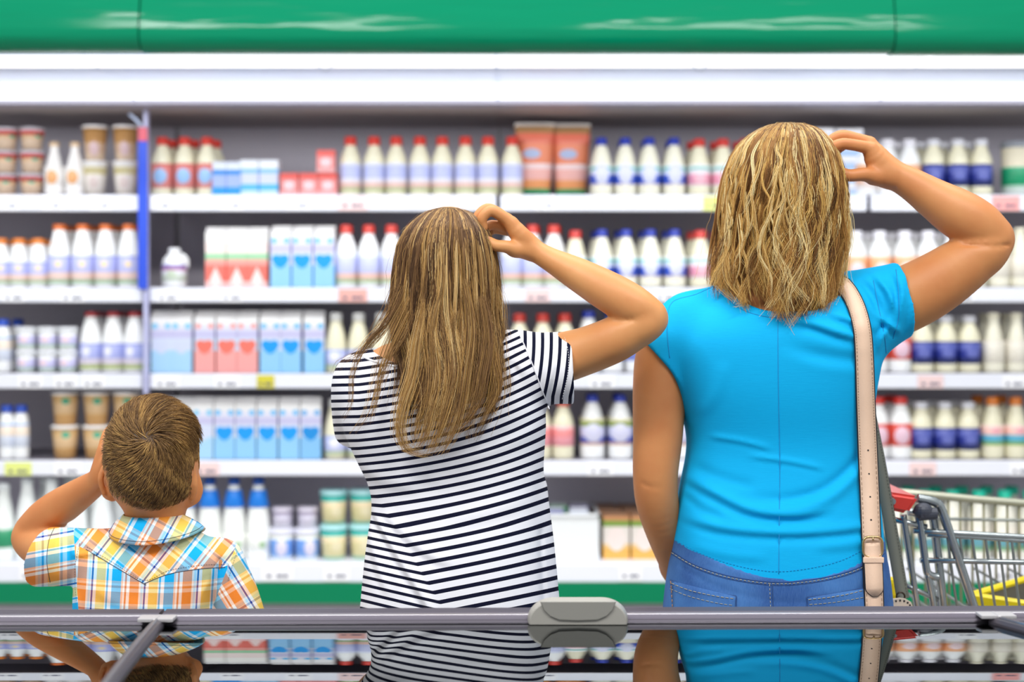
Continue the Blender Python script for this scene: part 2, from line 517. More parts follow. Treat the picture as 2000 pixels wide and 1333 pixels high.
bottle('blue_neck', 160, 23.5, '#1b55b0', '#f4f6f3', [(18, '#f4f6f3'), (24, '#f1f3ee'), (52, '')], (10, 30, 6, 7, '#a8c99a'), caph=14, capr=11, style='tall')
bottle('teal_cap', 136, 22, '#14d2b0', '#f2efe2', [(18, '#7fb37a'), (26, '#6aa6b4'), (44, '#efe9dc'), (60, '#e9e2d4'), (66, '')], None, caph=16, capr=13, style='round')
# neck sleeve of the blue-necked bottles
p_, R_, H_ = TYPES['blue_neck']
p_.append(('neck_sleeve', lathe_me('neck_sleeve', [(r * U, z * U) for r, z in ((20.4, 103), (20.9, 103.5), (14.6, 136), (14.2, 136.4))], 22, cap=False), mat('sleeve_blue', '#1f86ee', .4)))


def carton(key, w, h, d, kind):
    """Gable-topped carton with a printed front."""
    bm = bmesh.new()
    g = h * .10
    hw, hd = w / 2, d / 2
    b = h - g
    vs = [bm.verts.new((x * U, y * U, z * U)) for z in (0, b) for x, y in ((-hw, -hd), (hw, -hd), (hw, hd), (-hw, hd))]
    for f in ((3, 2, 1, 0), (0, 1, 5, 4), (1, 2, 6, 5), (2, 3, 7, 6), (3, 0, 4, 7), (4, 5, 6, 7)):
        bm.faces.new([vs[i] for i in f])
    bmesh.ops.bevel(bm, geom=[e for e in bm.edges], offset=.7 * U, segments=1, affect='EDGES')
    body = bm_mesh(bm, key + '_body')
    bm = bmesh.new()
    vs = [bm.verts.new((x * U, y * U, z * U)) for x, y, z in ((-hw, -hd, b), (hw, -hd, b), (hw, hd, b), (-hw, hd, b), (-hw, -1, h - 3), (hw, -1, h - 3), (hw, 1, h - 3), (-hw, 1, h - 3), (-hw, -1, h), (hw, -1, h), (hw, 1, h), (-hw, 1, h))]
    for f in ((3, 2, 1, 0), (0, 1, 5, 4), (1, 2, 6, 5), (2, 3, 7, 6), (3, 0, 4, 7), (4, 5, 9, 8), (5, 6, 10, 9), (6, 7, 11, 10), (7, 4, 8, 11), (8, 9, 10, 11)):
        bm.faces.new([vs[i] for i in f])
    top = bm_mesh(bm, key + '_top')
    m = mat(key + '_print', '#ffffff', .45)
    q = NT(m)
    x, y, z, v = q.coord('Object')
    t = q.math('DIVIDE', z, h * U)
    if kind == 'stripe':
        col = q.ramp(t, [(0, hexc('#f3c4c0')), (.10, hexc('#ea7467')), (.36, hexc('#f0a197')), (.46, hexc('#9fd3a9')), (.56, hexc('#f4e3de')), (.74, hexc('#f4f2ee'))])
        ax = q.math('ABSOLUTE', x)
        tri = q.math('LESS_THAN', q.math('ADD', q.math('MULTIPLY', ax, 2.2), q.math('ABSOLUTE', q.math('SUBTRACT', z, .12 * h * U))), .22 * h * U)
        col = q.mix(tri, col, hexc('#f6ded9'))
    else:
        main, low, dots = {'blue': ('#109ced', '#93cbf3', '#38b4ee'), 'pale': ('#d0d8f0', '#a9d4f3', '#4fc0ea'), 'red': ('#ee7767', '#f2a6a2', '#f0938a'), 'deep': ('#1b8fdc', '#86c0ec', '#2f9fe0')}[kind]
        col = q.ramp(t, [(0, hexc(low)), (.22, hexc(low)), (.36, hexc('#d3dcf0')), (.56, hexc('#c6c4e6')), (.68, hexc('#dfe0f0')), (.78, hexc('#f0f0f2')), (.86, hexc('#efeeee'))])
        X = q.math('DIVIDE', x, .38 * w * U)
        Z = q.math('DIVIDE', q.math('SUBTRACT', z, .40 * h * U), .105 * h * U)
        x2, z2 = q.math('MULTIPLY', X, X), q.math('MULTIPLY', Z, Z)
        a = q.math('SUBTRACT', q.math('ADD', x2, z2), 1.0)
        a3 = q.math('MULTIPLY', a, q.math('MULTIPLY', a, a))
        heart = q.math('LESS_THAN', a3, q.math('MULTIPLY', x2, q.math('MULTIPLY', z2, Z)))
        col = q.mix(heart, col, hexc(main))
        dx = q.math('DIVIDE', q.math('SUBTRACT', q.math('ABSOLUTE', x), .31 * w * U), .13 * w * U)
        dz = q.math('DIVIDE', q.math('SUBTRACT', z, .755 * h * U), .042 * h * U)
        dot = q.math('LESS_THAN', q.math('ADD', q.math('MULTIPLY', dx, dx), q.math('MULTIPLY', dz, dz)), 1.0)
        col = q.mix(dot, col, hexc(dots))
    q.base(col)
    TYPES[key] = ([('carton_body', body, m), ('gable_top', top, mat('carton_top', '#eceaea', .5))], w / 2, h)


for k in ('blue', 'pale', 'red', 'deep'): carton(k + '_heart_carton', 40, 122, 40, k)
carton('stripe_carton', 40, 119, 40, 'stripe')


def small_box(key, w, h, d, bands, spot=None):
    bm = bmesh.new()
    box_bm(bm, (0, 0, h * U / 2), (w * U, d * U, h * U), bevel=.8 * U, seg=1)
    TYPES[key] = ([('box_body', bm_mesh(bm, key), band_mat(key + '_print', 0, h, bands, spot))], w / 2, h)
    fl = bmesh.new()
    box_bm(fl, (0, 0, (h + .4) * U), (w * .96 * U, 2 * U, .8 * U))
    TYPES[key][0].append(('box_flap', bm_mesh(fl, key + '_flap'), mat('carton_top', '#eceaea', .5)))


small_box('blue_box', 27, 66, 27, [(0, '#2f9ae6'), (16, '#a9bcec'), (40, '#3a8fe0'), (50, '#dfe6f4'), (66, '')])
small_box('pale_box', 37, 70, 30, [(0, '#cfe4f8'), (10, '#58bdf0'), (22, '#d6dcf4'), (44, '#82c3f0'), (52, '#eef2f8'), (70, '')])
small_box('red_box', 36, 44, 34, [(0, '#f0b4b4'), (8, '#ee9390'), (32, '#e8625a'), (44, '')], (0, 20, 11, 9, '#f6d3d6'))
small_box('parcel', 54, 26, 40, [(0, '#9cc3ee'), (8, '#c9d3ee'), (16, '#efeff6'), (26, '')])
small_box('grain_carton', 52, 84, 62, [(0, '#e9b35c'), (22, '#ecc68a'), (30, '#e4dcd4'), (64, '#7f9c46'), (76, '#c98f62'), (84, '')], (0, 40, 18, 24, '#efe0da'))
# printed brown and white lid panel of the grain cartons
tp = bmesh.new()
box_bm(tp, (0, 10 * U, 84.6 * U), (50 * U, 38 * U, 1.0 * U))
TYPES['grain_carton'][0].append(('lid_panel', bm_mesh(tp), mat('lid_brown', '#c39a7c', .5)))


def cup(key, rb, rt, h, bands, lid, spot=None, rim=None, lidh=5):
    lp = [(rb - 1.5, 0), (rb, 1), (rt, h - lidh)]
    parts = [('cup_body', lathe_me(key + '_body', [(r * U, z * U) for r, z in lp], 22), band_mat(key + '_print', 0, h - lidh, bands, spot))]
    ll = [(rt + 1, h - lidh - 1), (rt + 2.2, h - lidh), (rt + 2.2, h - lidh + 2), (rt + .8, h - .6), (rt - 3, h), (rt * .5, h - .8)]
    parts.append(('lid', lathe_me(key + '_lid', [(r * U, z * U) for r, z in ll], 22), mat('lid_' + lid.strip('#'), lid, .35)))
    if rim:
        parts.append(('rim_band', lathe_me(key + '_rim', [(r * U, z * U) for r, z in ((rt - .3, h - lidh - 9), (rt + .6, h - lidh - 8.5), (rt + 1.2, h - lidh - 1))], 22, cap=False), mat('rim_' + rim.strip('#'), rim, .4)))
    TYPES[key] = (parts, rt, h)


cup('brown_cup', 18, 24, 69, [(0, '#d9c0a6'), (14, '#c9a98e'), (34, '#b98a55'), (58, '#a3783c')], '#f0eeee', (3, 22, 9, 14, '#d3b6b8'))
cup('pale_cup', 18, 24, 69, [(0, '#d8cfc4'), (10, '#e4dcd4'), (42, '#c9bd8e'), (56, '#ece8e2')], '#f0eeee', (2, 26, 9, 12, '#d8c6c0'))
cup('latte_cup', 20, 26, 66, [(0, '#c79a62'), (22, '#cfae84'), (44, '#c9a472')], '#f2f0f0', (5, 48, 8, 7, '#3f9470'))
cup('rice_tub', 18, 22.5, 44, [(0, '#cfb59c'), (20, '#d2b08c')], '#c8c4cc', (6, 30, 7, 7, '#3aa98a'), '#c64a4a', 6)
cup('white_jar', 17, 18.5, 45, [(0, '#eff1f2'), (6, '#b9dcc0'), (10, '#cbc8ea'), (28, '#eff1f2')], '#e0e2e6', (-4, 20, 8, 6, '#ead0d8'), None, 8)
cup('teal_tub', 22, 26, 68, [(0, '#8fbfa6'), (6, '#d9cf9e'), (34, '#e9d6ae'), (46, '#2fb3a8')], '#aee0e4', (4, 26, 11, 9, '#e3d9b4'), None, 9)
cup('label_jar', 23, 23, 62, [(0, '#e9eef0'), (6, '#7fa8de'), (14, '#6a97dc'), (40, '#eef0ea')], '#dcdcea', (2, 24, 11, 16, '#d8d2e4'), None, 12)
cup('ridged_lid_jar', 18, 19, 40, [(0, '#d9d8e6'), (10, '#bdb6cc'), (16, '#d5d2e2'), (22, '#b4acc4')], '#cfc8d8', None, None, 8)
cup('green_jar', 31, 31, 108, [(0, '#e6f0ea'), (14, '#bfe0cc'), (20, '#159a68'), (50, '#22a878'), (56, '#efe6cc')], '#8e939c', None, None, 12)


def pouch_me():
    nu, nv = 14, 22
    w, h, t = 80, 146, 34
    vs, fs = [], []
    for s in (-1, 1):
        for j in range(nv + 1):
            for i in range(nu + 1):
                u, v = 2 * i / nu - 1, j / nv
                bulge = (max(0, 1 - abs(u) ** 2.6)) ** .6 * min(1, v * 9) ** .5 * max(0, min(1, (1 - v) * 4.5)) ** .7
                ww = w * (.74 + .26 * v ** .8)
                wr = 1.2 * math.sin(9 * v + 4 * u) * (1 - abs(u))
                vs.append((u * ww / 2 * U, s * (t / 2 * bulge + .4) * U + wr * .3 * U, v * h * U))
    N = (nu + 1) * (nv + 1)
    for s in (0, 1):
        for j in range(nv):
            for i in range(nu):
                a = s * N + j * (nu + 1) + i
                f = (a, a + 1, a + nu + 2, a + nu + 1)
                fs.append(f if s == 0 else f[::-1])
    for i in range(nu):
        fs.append((i + 1, i, N + i, N + i + 1))
        a = nv * (nu + 1) + i
        fs.append((a, a + 1, N + a + 1, N + a))
    for j in range(nv):
        a = j * (nu + 1)
        fs.append((a, a + nu + 1, N + a + nu + 1, N + a))
        a = j * (nu + 1) + nu
        fs.append((a + nu + 1, a, N + a, N + a + nu + 1))
    me = bpy.data.meshes.new('pouch')
    me.from_pydata(vs, [], fs)
    me.polygons.foreach_set('use_smooth', [True] * len(fs))
    return me


m = band_mat('pouch_print', 0, 146, [(0, '#35b07a'), (10, '#5fb878'), (16, '#f0a063'), (34, '#f4b9b0'), (56, '#f6dede'), (66, '#ec8a63'), (106, '#e97a62'), (128, '#b58a5c'), (142, '#e6dcd4')], (-6, 86, 18, 10, '#a9b8da'))
sb = bmesh.new()
box_bm(sb, (0, 0, 145 * U), (78 * U, 2 * U, 7 * U))
for k in range(8): box_bm(sb, (0, 0, (141.6 + k) * U), (78.2 * U, 2.6 * U, .4 * U))
TYPES['orange_pouch'] = ([('pouch_body', pouch_me(), m), ('sealed_edge', bm_mesh(sb), mat('seal', '#e8e2dc', .35))], 36, 146)

# handled jug
jp = [(21, 0), (23.5, 2), (24, 6), (24, 46), (22, 56), (16, 64), (11, 68), (10, 72)]
hb = bmesh.new()
tube_bm(hb, [(p[0] * U, 0, p[1] * U) for p in ((12, 66), (19, 64), (25, 56), (26, 44), (22, 36))], 3 * U, 8)
TYPES['jug'] = ([('jug_body', lathe_me('jug_body', [(r * U, z * U) for r, z in jp], 24), mat('plastic_f7f8f8', WH, .35)),
                 ('cap', lathe_me('jug_cap', [(r * U, z * U) for r, z in ((11.5, 69), (12, 70), (12, 77), (10, 78.5))], 18), mat('cap_white', '#f2f3f6', .4)),
                 ('handle', bm_mesh(hb), mat('plastic_f7f8f8', WH, .35)),
                 ('label', lathe_me('jug_label', [(r * U, z * U) for r, z in ((24.1, 12), (24.6, 12.4), (24.6, 44.6), (24.1, 45))], 24, cap=False),
                  band_mat('jug_print', 12, 45, [(12, '#d9e4d6'), (26, '#e9e9f3'), (34, '#a05a8c'), (40, '#8a88c8')], (-2, 26, 10, 8, '#c9d7c0')))], 25, 78)

CAT = {}
FIRST = {}


def place(key, px, shelf, label, cat, group, name, dback=0.0, zoff=0.0, rot=0.0):
    parts, R, H = TYPES[key]
    d = DS + .022 + R * U + dback
    loc = Vector((PX(px, d), d, SHELF[shelf] + zoff * U + .0006))
    e = empty(name, loc, label, cat, group)
    e.rotation_euler.z = rot
    for nm, me, m in parts:
        o = bpy.data.objects.new(nm, me)
        COL.objects.link(o)
        if not me.materials: me.materials.append(m)
        o.parent = e
    return e


def run(key, xs, shelf, desc, anchor, cat, group, name, back=None, jit=.5, zoff=0, dback=0, backshift=0):
    """A row of the same product; each label counts from a named neighbour."""
    for i, px in enumerate(xs):
        pos = ORD[i] + ' from ' + anchor if len(xs) > 1 else 'beside ' + anchor
        lab = f'{desc}, {pos}, {SNAME[shelf]}'
        place(key, px + random.uniform(-jit, jit), shelf, lab, cat, group, name, dback + (.02 * (i % 2) if dback else 0), zoff, 0 if dback else random.uniform(-.08, .08))
    if back:
        parts, R, H = TYPES[key]
        for i, px in enumerate(xs):
            pos = ORD[i] + ' from ' + anchor if len(xs) > 1 else 'beside ' + anchor
            lab = f'rear {desc}, {pos}, {SNAME[shelf]}'
            d1 = DS + .022 + R * U
            # x such that the line of bottles runs straight back into the shelf
            px2 = 1000 + (px - 1000) * d1 / (d1 + back)
            place(key, px2 + backshift + random.uniform(-1, 1), shelf, lab, cat, group, name, back, zoff)


B = 'bottle'
# ---- top shelf
for i, px in enumerate((12, 63)):
    for k in range(3):
        lv = ('lowest', 'middle', 'topmost')[k]
        st = ('outer stack', 'stack beside the slim bottles')[i]
        place('rice_tub', px + random.uniform(-1, 1), 1, f'beige dessert tub with red rim, {lv} in the {st}', 'tub', 'stacked dessert tubs on the top shelf', 'dessert_tub', 0, 45.5 * k, .3 * k)
run('orange_dot', (107, 147), 1, 'slim white bottle with orange dot', 'the stacked dessert tubs', B, 'slim bottles beside the dessert tubs', 'slim_bottle')
for i, px in enumerate((186, 245)):
    for k in range(2):
        st = ('beside the slim bottles', 'beside the blue strip')[i]
        place(('pale_cup', 'brown_cup')[k], px, 1, f'{("pale", "brown")[k]} lidded coffee cup, {("lower", "upper")[k]} of the stack {st}', 'cup', 'coffee cups on the top shelf', 'coffee_cup', 0, 70 * k)
run('red_label', (318, 361, 405), 1, 'milk bottle with red label and red cap', 'the blue strip', B, 'red label bottles beside the blue strip', 'milk_bottle', .085, backshift=5)
run('blue_box', (430, 458), 1, 'small blue and white carton', 'the red label bottles', 'carton', 'small blue cartons on the top shelf', 'small_carton')
run('pale_box', (490, 528), 1, 'small pale blue carton', 'the red boxes, further one first', 'carton', 'pale blue cartons on the top shelf', 'small_carton')
run('red_box', (568, 605, 642), 1, 'small red box', 'the pale blue cartons', 'box', 'red boxes on the top shelf', 'red_box', jit=.2)
place('red_box', 638, 1, 'small red box lying alone on top of the red box row', 'box', 'red boxes on the top shelf', 'red_box', 0, 45.2, .02)
run('violet_milk', (685, 731, 774, 820, 864, 909, 953, 1000), 1, 'cream milk bottle with violet label', 'the red boxes', B, 'violet label bottles on the top shelf', 'milk_bottle')
run('orange_pouch', (1044, 1115), 1, 'orange pillow pouch with green foot', 'the violet label bottles', 'pouch', 'orange pouches on the top shelf', 'pouch', jit=0, dback=.03)
run('blue_cap', (1175, 1221, 1268, 1316), 1, 'white bottle with blue cap', 'the orange pouches', B, 'blue cap bottles on the top shelf', 'milk_bottle', .09)
run('pink_label', (1365, 1412, 1456), 1, 'red-capped bottle with pink label', 'the blue cap bottles', B, 'pink label bottles on the top shelf', 'milk_bottle', .09, backshift=-6)
for i, px in enumerate((1600, 1632)):
    for k in range(5):
        lv = ('lowest', 'second', 'middle', 'fourth', 'topmost')[k]
        place('parcel', px + RNG.uniform(-3, 3) + (i * 22), 1, f'flat white and blue parcel, {lv} of the {("stack behind the blonde hair", "stack beside the scratching hand")[i]}', 'parcel', 'flat parcels on the top shelf', 'flat_parcel', .012 * i, 26.6 * k)
run('orange_label', (1690, 1733, 1776), 1, 'white-capped bottle with orange label', 'the flat parcels', B, 'orange label bottles on the top shelf', 'milk_bottle', .09, backshift=-12)
run('navy_label', (1823, 1870, 1916), 1, 'white-capped bottle with navy label', 'the orange labels', B, 'navy label bottles on the top shelf', 'milk_bottle', .09, backshift=-12)
run('green_jar', (1987,), 1, 'large cream jar with broad green label', 'the navy label bottles', 'jar', 'large jars on the top shelf', 'large_jar')
# ---- second shelf
run('small_orange_cap', (2, 38, 75), 2, 'short white bottle with orange cap', 'the outer end', B, 'short orange cap bottles', 'milk_bottle', .10, backshift=6)
run('orange_cap', (117, 162, 207, 252), 2, 'tall white bottle with orange cap', 'the short orange cap bottles', B, 'tall orange cap bottles', 'milk_bottle', .08, backshift=4)
run('jug', (341,), 2, 'white handled jug with small violet label', 'the bare stretch', 'jug', 'jugs on the second shelf', 'jug')
run('stripe_carton', (424, 465, 506), 2, 'red and white striped carton', 'the white jug', 'carton', 'striped cartons on the second shelf', 'carton', jit=.2)
run('blue_heart_carton', (552, 594, 636), 2, 'carton with blue heart', 'the striped cartons', 'carton', 'blue heart cartons on the second shelf', 'carton', jit=.2)
run('violet_kefir', (677, 721, 765, 809), 2, 'white bottle with violet label and red cap', 'the blue heart cartons', B, 'violet label bottles on the second shelf', 'milk_bottle')
run('violet_kefir', (998, 1041, 1082), 2, 'white red-capped bottle', "the girl's raised hand", B, 'red cap bottles behind the raised hand', 'milk_bottle', .09, backshift=4)
run('pink_label', (1124,), 2, 'white bottle with pink label', 'the red cap bottles', B, 'pink label bottles on the second shelf', 'milk_bottle')
run('blue_cap', (1176, 1223, 1270, 1318), 2, 'white bottle with blue cap', 'the pink label bottle', B, 'blue cap bottles on the second shelf', 'milk_bottle', .09, backshift=-8)
run('pink_label', (1368, 1414, 1458), 2, 'white bottle with pink label', 'the blue cap bottles', B, 'pink label bottles on the second shelf', 'milk_bottle', .09, backshift=-8)
run('orange_label', (1671, 1718, 1766, 1812, 1858), 2, 'white-capped bottle with orange label', 'the blonde hair', B, 'orange label bottles on the second shelf', 'milk_bottle', .09, backshift=-10)
run('plain_cream', (1905, 1950, 1992), 2, 'plain cream bottle', 'the raised elbow', B, 'plain bottles on the second shelf', 'milk_bottle', .09)
# ---- third shelf
run('blue_cap_slim', (7,), 3, 'slim white bottle with blue cap', 'the stacked white jars', B, 'slim bottles on the third shelf', 'slim_bottle', .1, backshift=8)
for i, px in enumerate((52, 93, 133)):
    for k in range(2):
        place('white_jar', px, 3, f'white jar with violet label, {("lower", "upper")[k]} of the {ORD[i]} stack from the slim bottle', 'jar', 'stacked white jars', 'white_jar', 0, 45.6 * k, .2 * k)
run('maroon_cap', (178, 221, 263), 3, 'white bottle with dark red cap', 'the stacked white jars', B, 'dark red cap bottles', 'milk_bottle', .09, backshift=4)
run('pale_heart_carton', (319, 360), 3, 'pale carton with faint heart', 'the upright post', 'carton', 'pale cartons on the third shelf', 'carton', jit=.2)
run('red_heart_carton', (404, 445, 487), 3, 'carton with red heart', 'the pale cartons', 'carton', 'red heart cartons', 'carton', jit=.2)
run('blue_heart_carton', (530, 572, 615), 3, 'carton with blue heart', 'the red heart cartons', 'carton', 'blue heart cartons on the third shelf', 'carton', jit=.2)
run('white_cap', (656, 700, 745, 789), 3, 'cream bottle with white cap', 'the blue heart cartons', B, 'white cap bottles on the third shelf', 'milk_bottle')
run('violet_milk', (1015, 1060, 1103), 3, 'cream bottle with red cap', "the girl's hair", B, 'red cap bottles on the third shelf', 'milk_bottle', .09)
run('navy_tall', (1150, 1196, 1243, 1290), 3, 'white bottle with blue cap and label', 'the red cap bottles', B, 'blue label bottles on the third shelf', 'milk_bottle', .085)
run('red_round_label', (1712, 1757), 3, 'white bottle with round red label', 'the shoulder strap', B, 'round label bottles on the third shelf', 'milk_bottle')
run('navy_label', (1801, 1847, 1893), 3, 'white-capped bottle with navy label', 'the round label bottles', B, 'navy label bottles on the third shelf', 'milk_bottle', .09, backshift=-10)
run('plain_cream', (1940, 1985), 3, 'plain cream bottle', 'the navy label bottles', B, 'plain bottles on the third shelf', 'milk_bottle', .09)
# ---- fourth shelf
run('blue_cap_slim', (14, 42), 4, 'slim bottle with blue cap', 'the outer end', B, 'slim bottles on the fourth shelf', 'slim_bottle')
for i, px in enumerate((128, 189, 247)):
    for k in range(2):
        place('latte_cup', px, 4, f'tan lidded cup with green mark, {("lower", "upper")[k]} of the {ORD[i]} stack from the slim bottles', 'cup', 'stacked tan cups', 'latte_cup', 0, 66.4 * k, .1)
run('pale_heart_carton', (318, 359, 400), 4, 'pale carton with faint heart', 'the stacked tan cups', 'carton', 'pale cartons on the fourth shelf', 'carton', jit=.2)
run('blue_heart_carton', (442, 483, 525, 567), 4, 'carton with blue heart', 'the pale cartons', 'carton', 'blue heart cartons on the fourth shelf', 'carton', jit=.2)
run('deep_heart_carton', (608,), 4, 'carton with deep blue heart', 'the white cap bottles', 'carton', 'blue heart cartons on the fourth shelf', 'carton', jit=.2)
run('white_cap', (655, 699, 743), 4, 'cream bottle with white cap', 'the deep blue heart carton', B, 'white cap bottles on the fourth shelf', 'milk_bottle')
run('pink_kefir', (1056, 1100), 4, 'cream bottle with pink label', 'the striped shirt', B, 'pink label bottles on the fourth shelf', 'milk_bottle')
run('olive_line', (1157, 1211, 1264, 1330), 4, 'white blue-capped bottle with olive line', 'the pink label bottles', B, 'olive line bottles', 'milk_bottle', .085)
run('red_round_label', (1714, 1758), 4, 'red-capped bottle with round red label', 'the shoulder strap', B, 'round label bottles on the fourth shelf', 'milk_bottle', .08, backshift=-6)
run('navy_label', (1799, 1845, 1891), 4, 'white-capped bottle with navy label', 'the round label bottles', B, 'navy label bottles on the fourth shelf', 'milk_bottle', .08, backshift=-12)
run('peach_label', (1938, 1984), 4, 'orange-capped bottle with pink and teal label', 'the navy label bottles', B, 'orange cap bottles on the fourth shelf', 'milk_bottle', .08, backshift=-14)
# ---- bottom deck
run('tall_green', (8,), 5, 'tall white bottle with green label', 'the outer end', B, 'tall bottles on the bottom deck', 'tall_bottle')
run('tall_white', (54, 101, 150, 200), 5, 'tall plain white bottle', 'the green label bottle', B, 'tall bottles on the bottom deck', 'tall_bottle', .09, backshift=18)
run('blue_neck', (362, 410, 458, 505), 5, 'tall white bottle with blue neck sleeve', "the boy's ear", B, 'blue neck bottles', 'tall_bottle')
for i, px in enumerate((551, 600)):
    ps = ('blue neck bottles', 'teal tubs')[i]
    place('label_jar', px, 5, f'glass jar with blue label standing beside the {ps}', 'jar', 'blue label jars', 'label_jar', 0, 0, .3 * i)
    place('ridged_lid_jar', px + 1, 5, f'pale ridged pot on top of the jar beside the {ps}', 'pot', 'pots on top of the blue label jars', 'ridged_pot', .006, 62.6)
for i, px in enumerate((652, 709)):
    for k in range(2):
        place('teal_tub', px, 5, f'teal banded tub, {("lower", "upper")[k]} of the stack beside the {("blue label jars", "striped shirt")[i]}', 'tub', 'stacked teal tubs', 'teal_tub', .01 * i, 68.6 * k, .2)
for i, px in enumerate((1203, 1258, 1313)):
    for k in range(3):
        dp = ('front', 'middle', 'rear')[k]
        d1 = DS + .022 + 26 * U
        db = k * 63.2 * U + .03
        px2 = 1000 + (px - 1000) * d1 / (d1 + db) * 1.0 - 8 * k
        place('grain_carton', px2, 5, f'orange grain carton, {dp} of the {ORD[i]} line from the white bin', 'carton', 'grain cartons on the bottom deck', 'grain_carton', db)
run('teal_cap', (1700, 1752, 1806, 1860, 1912, 1962, 2012), 5, 'cream bottle with teal cap', 'the shoulder strap', B, 'teal cap bottles', 'milk_bottle', .095, backshift=-16)
# white storage bin with small packs
d = DS + .10
bx0, bx1 = PX(1052, d), PX(1166, d)
zb, hh = SHELF[5], 88 * U
bin_ = empty('storage_bin', ((bx0 + bx1) / 2, d, zb + .0008), 'white open plastic bin on the bottom deck beside the grain cartons', 'bin')
wb = bx1 - bx0
bm = bmesh.new()
for c, s in (((0, -.07, hh / 2), (wb, .006, hh)), ((0, .16, hh / 2), (wb, .006, hh)), ((-wb / 2, .045, hh / 2), (.006, .236, hh)), ((wb / 2, .045, hh / 2), (.006, .236, hh)), ((0, .045, .003), (wb, .23, .006))):
    box_bm(bm, c, s, bevel=.002, seg=1)
link_mesh('bin_body', bm_mesh(bm), mat('bin_white', '#eceff0', .4), bin_)
bm = bmesh.new()
for c, s in (((0, -.074, hh), (wb + .012, .012, .01)), ((0, .164, hh), (wb + .012, .012, .01)), ((-wb / 2, .045, hh), (.012, .25, .01)), ((wb / 2, .045, hh), (.012, .25, .01))):
    box_bm(bm, c, s, bevel=.002, seg=1)
link_mesh('bin_rim', bm_mesh(bm), mat('bin_white', '#eceff0', .4), bin_)
for i, (dx, dy, c, lab) in enumerate(((-.045, -.02, '#7d84b8', 'dull blue'), (.035, -.01, '#dfe6f4', 'white'), (-.03, .09, '#6fae84', 'green'), (.04, .10, '#8f88b4', 'violet'))):
    e = empty('small_pack', (bin_.location.x + dx, d + dy, zb + .0075), f'small {lab} pack lying in the white bin on the bottom deck', 'pack', 'packs in the white bin')
    box('pack_body', (0, 0, .075), (.066, .07, .15), mat('pack_' + c.strip('#'), c, .4), e, bevel=.008)
    box('pack_seal', (0, 0, .153), (.056, .004, .008), mat('pack_seal', '#e8e8f0', .4), e)
# ================================================================ chest freezer in front of the family
FR = .13          # curvature of the lid, rad/m
G0 = ZC - .4255   # height of the glass at its crown
YC = 1.627


def glass_z(y): return G0 - .5 * FR * (y - YC) ** 2


STEEL = mat('rail_metal', '#5d5863', .5, metal=.6)
BRIGHT = mat('rail_bright', '#a5a2a8', .3, metal=.9)
DARKR = mat('rail_dark', '#5f5a63', .35, metal=.6)
PLATE = mat('joint_plate', '#bdbabc', .4, metal=.25)
glass = bpy.data.materials.new('lid_glass')
glass.use_nodes = True
nt = glass.node_tree
nt.nodes.clear()
out = nt.nodes.new('ShaderNodeOutputMaterial')
mx = nt.nodes.new('ShaderNodeMixShader')
gl = nt.nodes.new('ShaderNodeBsdfGlossy'); gl.inputs['Roughness'].default_value = .0; gl.inputs['Color'].default_value = (.93, .96, .96, 1)
tr = nt.nodes.new('ShaderNodeBsdfTransparent'); tr.inputs['Color'].default_value = (.42, .46, .45, 1)
fr = nt.nodes.new('ShaderNodeFresnel'); fr.inputs['IOR'].default_value = 5.0
nt.links.new(fr.outputs[0], mx.inputs[0]); nt.links.new(tr.outputs[0], mx.inputs[1]); nt.links.new(gl.outputs[0], mx.inputs[2]); nt.links.new(mx.outputs[0], out.inputs[0])

YB = 1.945                 # far edge of the lids
fz = empty('chest_freezer', (0, 1.4, 0), 'long chest freezer with curved sliding glass lids and metal rails in front of the family', 'freezer')
FZ = fz.location
def fpart(o):
    o.parent = fz
    o.matrix_parent_inverse = Matrix.Translation(-FZ)
    return o


def rail_y(x): return YB + .0125 * x / .7 * 1.0
# dividers run from the rail toward the viewer
def div_left(y): return -.4805 + (1.937 - y) * .083
def div_right(y): return .655 + (1.955 - y) * .33


def pane(name, fa, fb, nx=8, ny=26, y0=.85):
    vs, fs = [], []
    for j in range(ny + 1):
        for i in range(nx + 1):
            t = j / ny
            # the far edge follows the slightly turned rail
            u = i / nx
            yy = y0 + (YB - y0) * t
            xx = fa(yy) + (fb(yy) - fa(yy)) * u
            yy2 = y0 + (rail_y(xx) - y0) * t
            vs.append((xx, yy2, glass_z(yy2)))
    N = len(vs)
    vs += [(a, b, c - .004) for a, b, c in vs]
    for j in range(ny):
        for i in range(nx):
            a = j * (nx + 1) + i
            fs.append((a, a + 1, a + nx + 2, a + nx + 1))
    me = bpy.data.meshes.new(name)
    me.from_pydata(vs[:N], [], fs)
    o = link_mesh(name, me, glass, None, True)
    fpart(o)
    return o


pane('glass_lid', lambda y: -1.45, div_left)
pane('glass_lid', div_left, div_right, 16)
pane('glass_lid', div_right, lambda y: 1.45)


def sweep_rail(name, x0, x1, prof, m, n=20):
    """Rail profile (dy, dz) carried along the far edge of the lids."""
    vs, fs = [], []
    k = len(prof)
    for i in range(n + 1):
        x = x0 + (x1 - x0) * i / n
        y = rail_y(x)
        vs += [(x, y + a, glass_z(YB) + b) for a, b in prof]
    for i in range(n):
        for j in range(k):
            fs.append((i * k + j, (i + 1) * k + j, (i + 1) * k + (j + 1) % k, i * k + (j + 1) % k))
    fs.append(tuple(range(k))); fs.append(tuple(n * k + j for j in range(k - 1, -1, -1)))
    me = bpy.data.meshes.new(name); me.from_pydata(vs, [], fs)
    bm = bmesh.new(); bm.from_mesh(me); bmesh.ops.recalc_face_normals(bm, faces=bm.faces); bm.to_mesh(me); bm.free()
    return fpart(link_mesh(name, me, m))


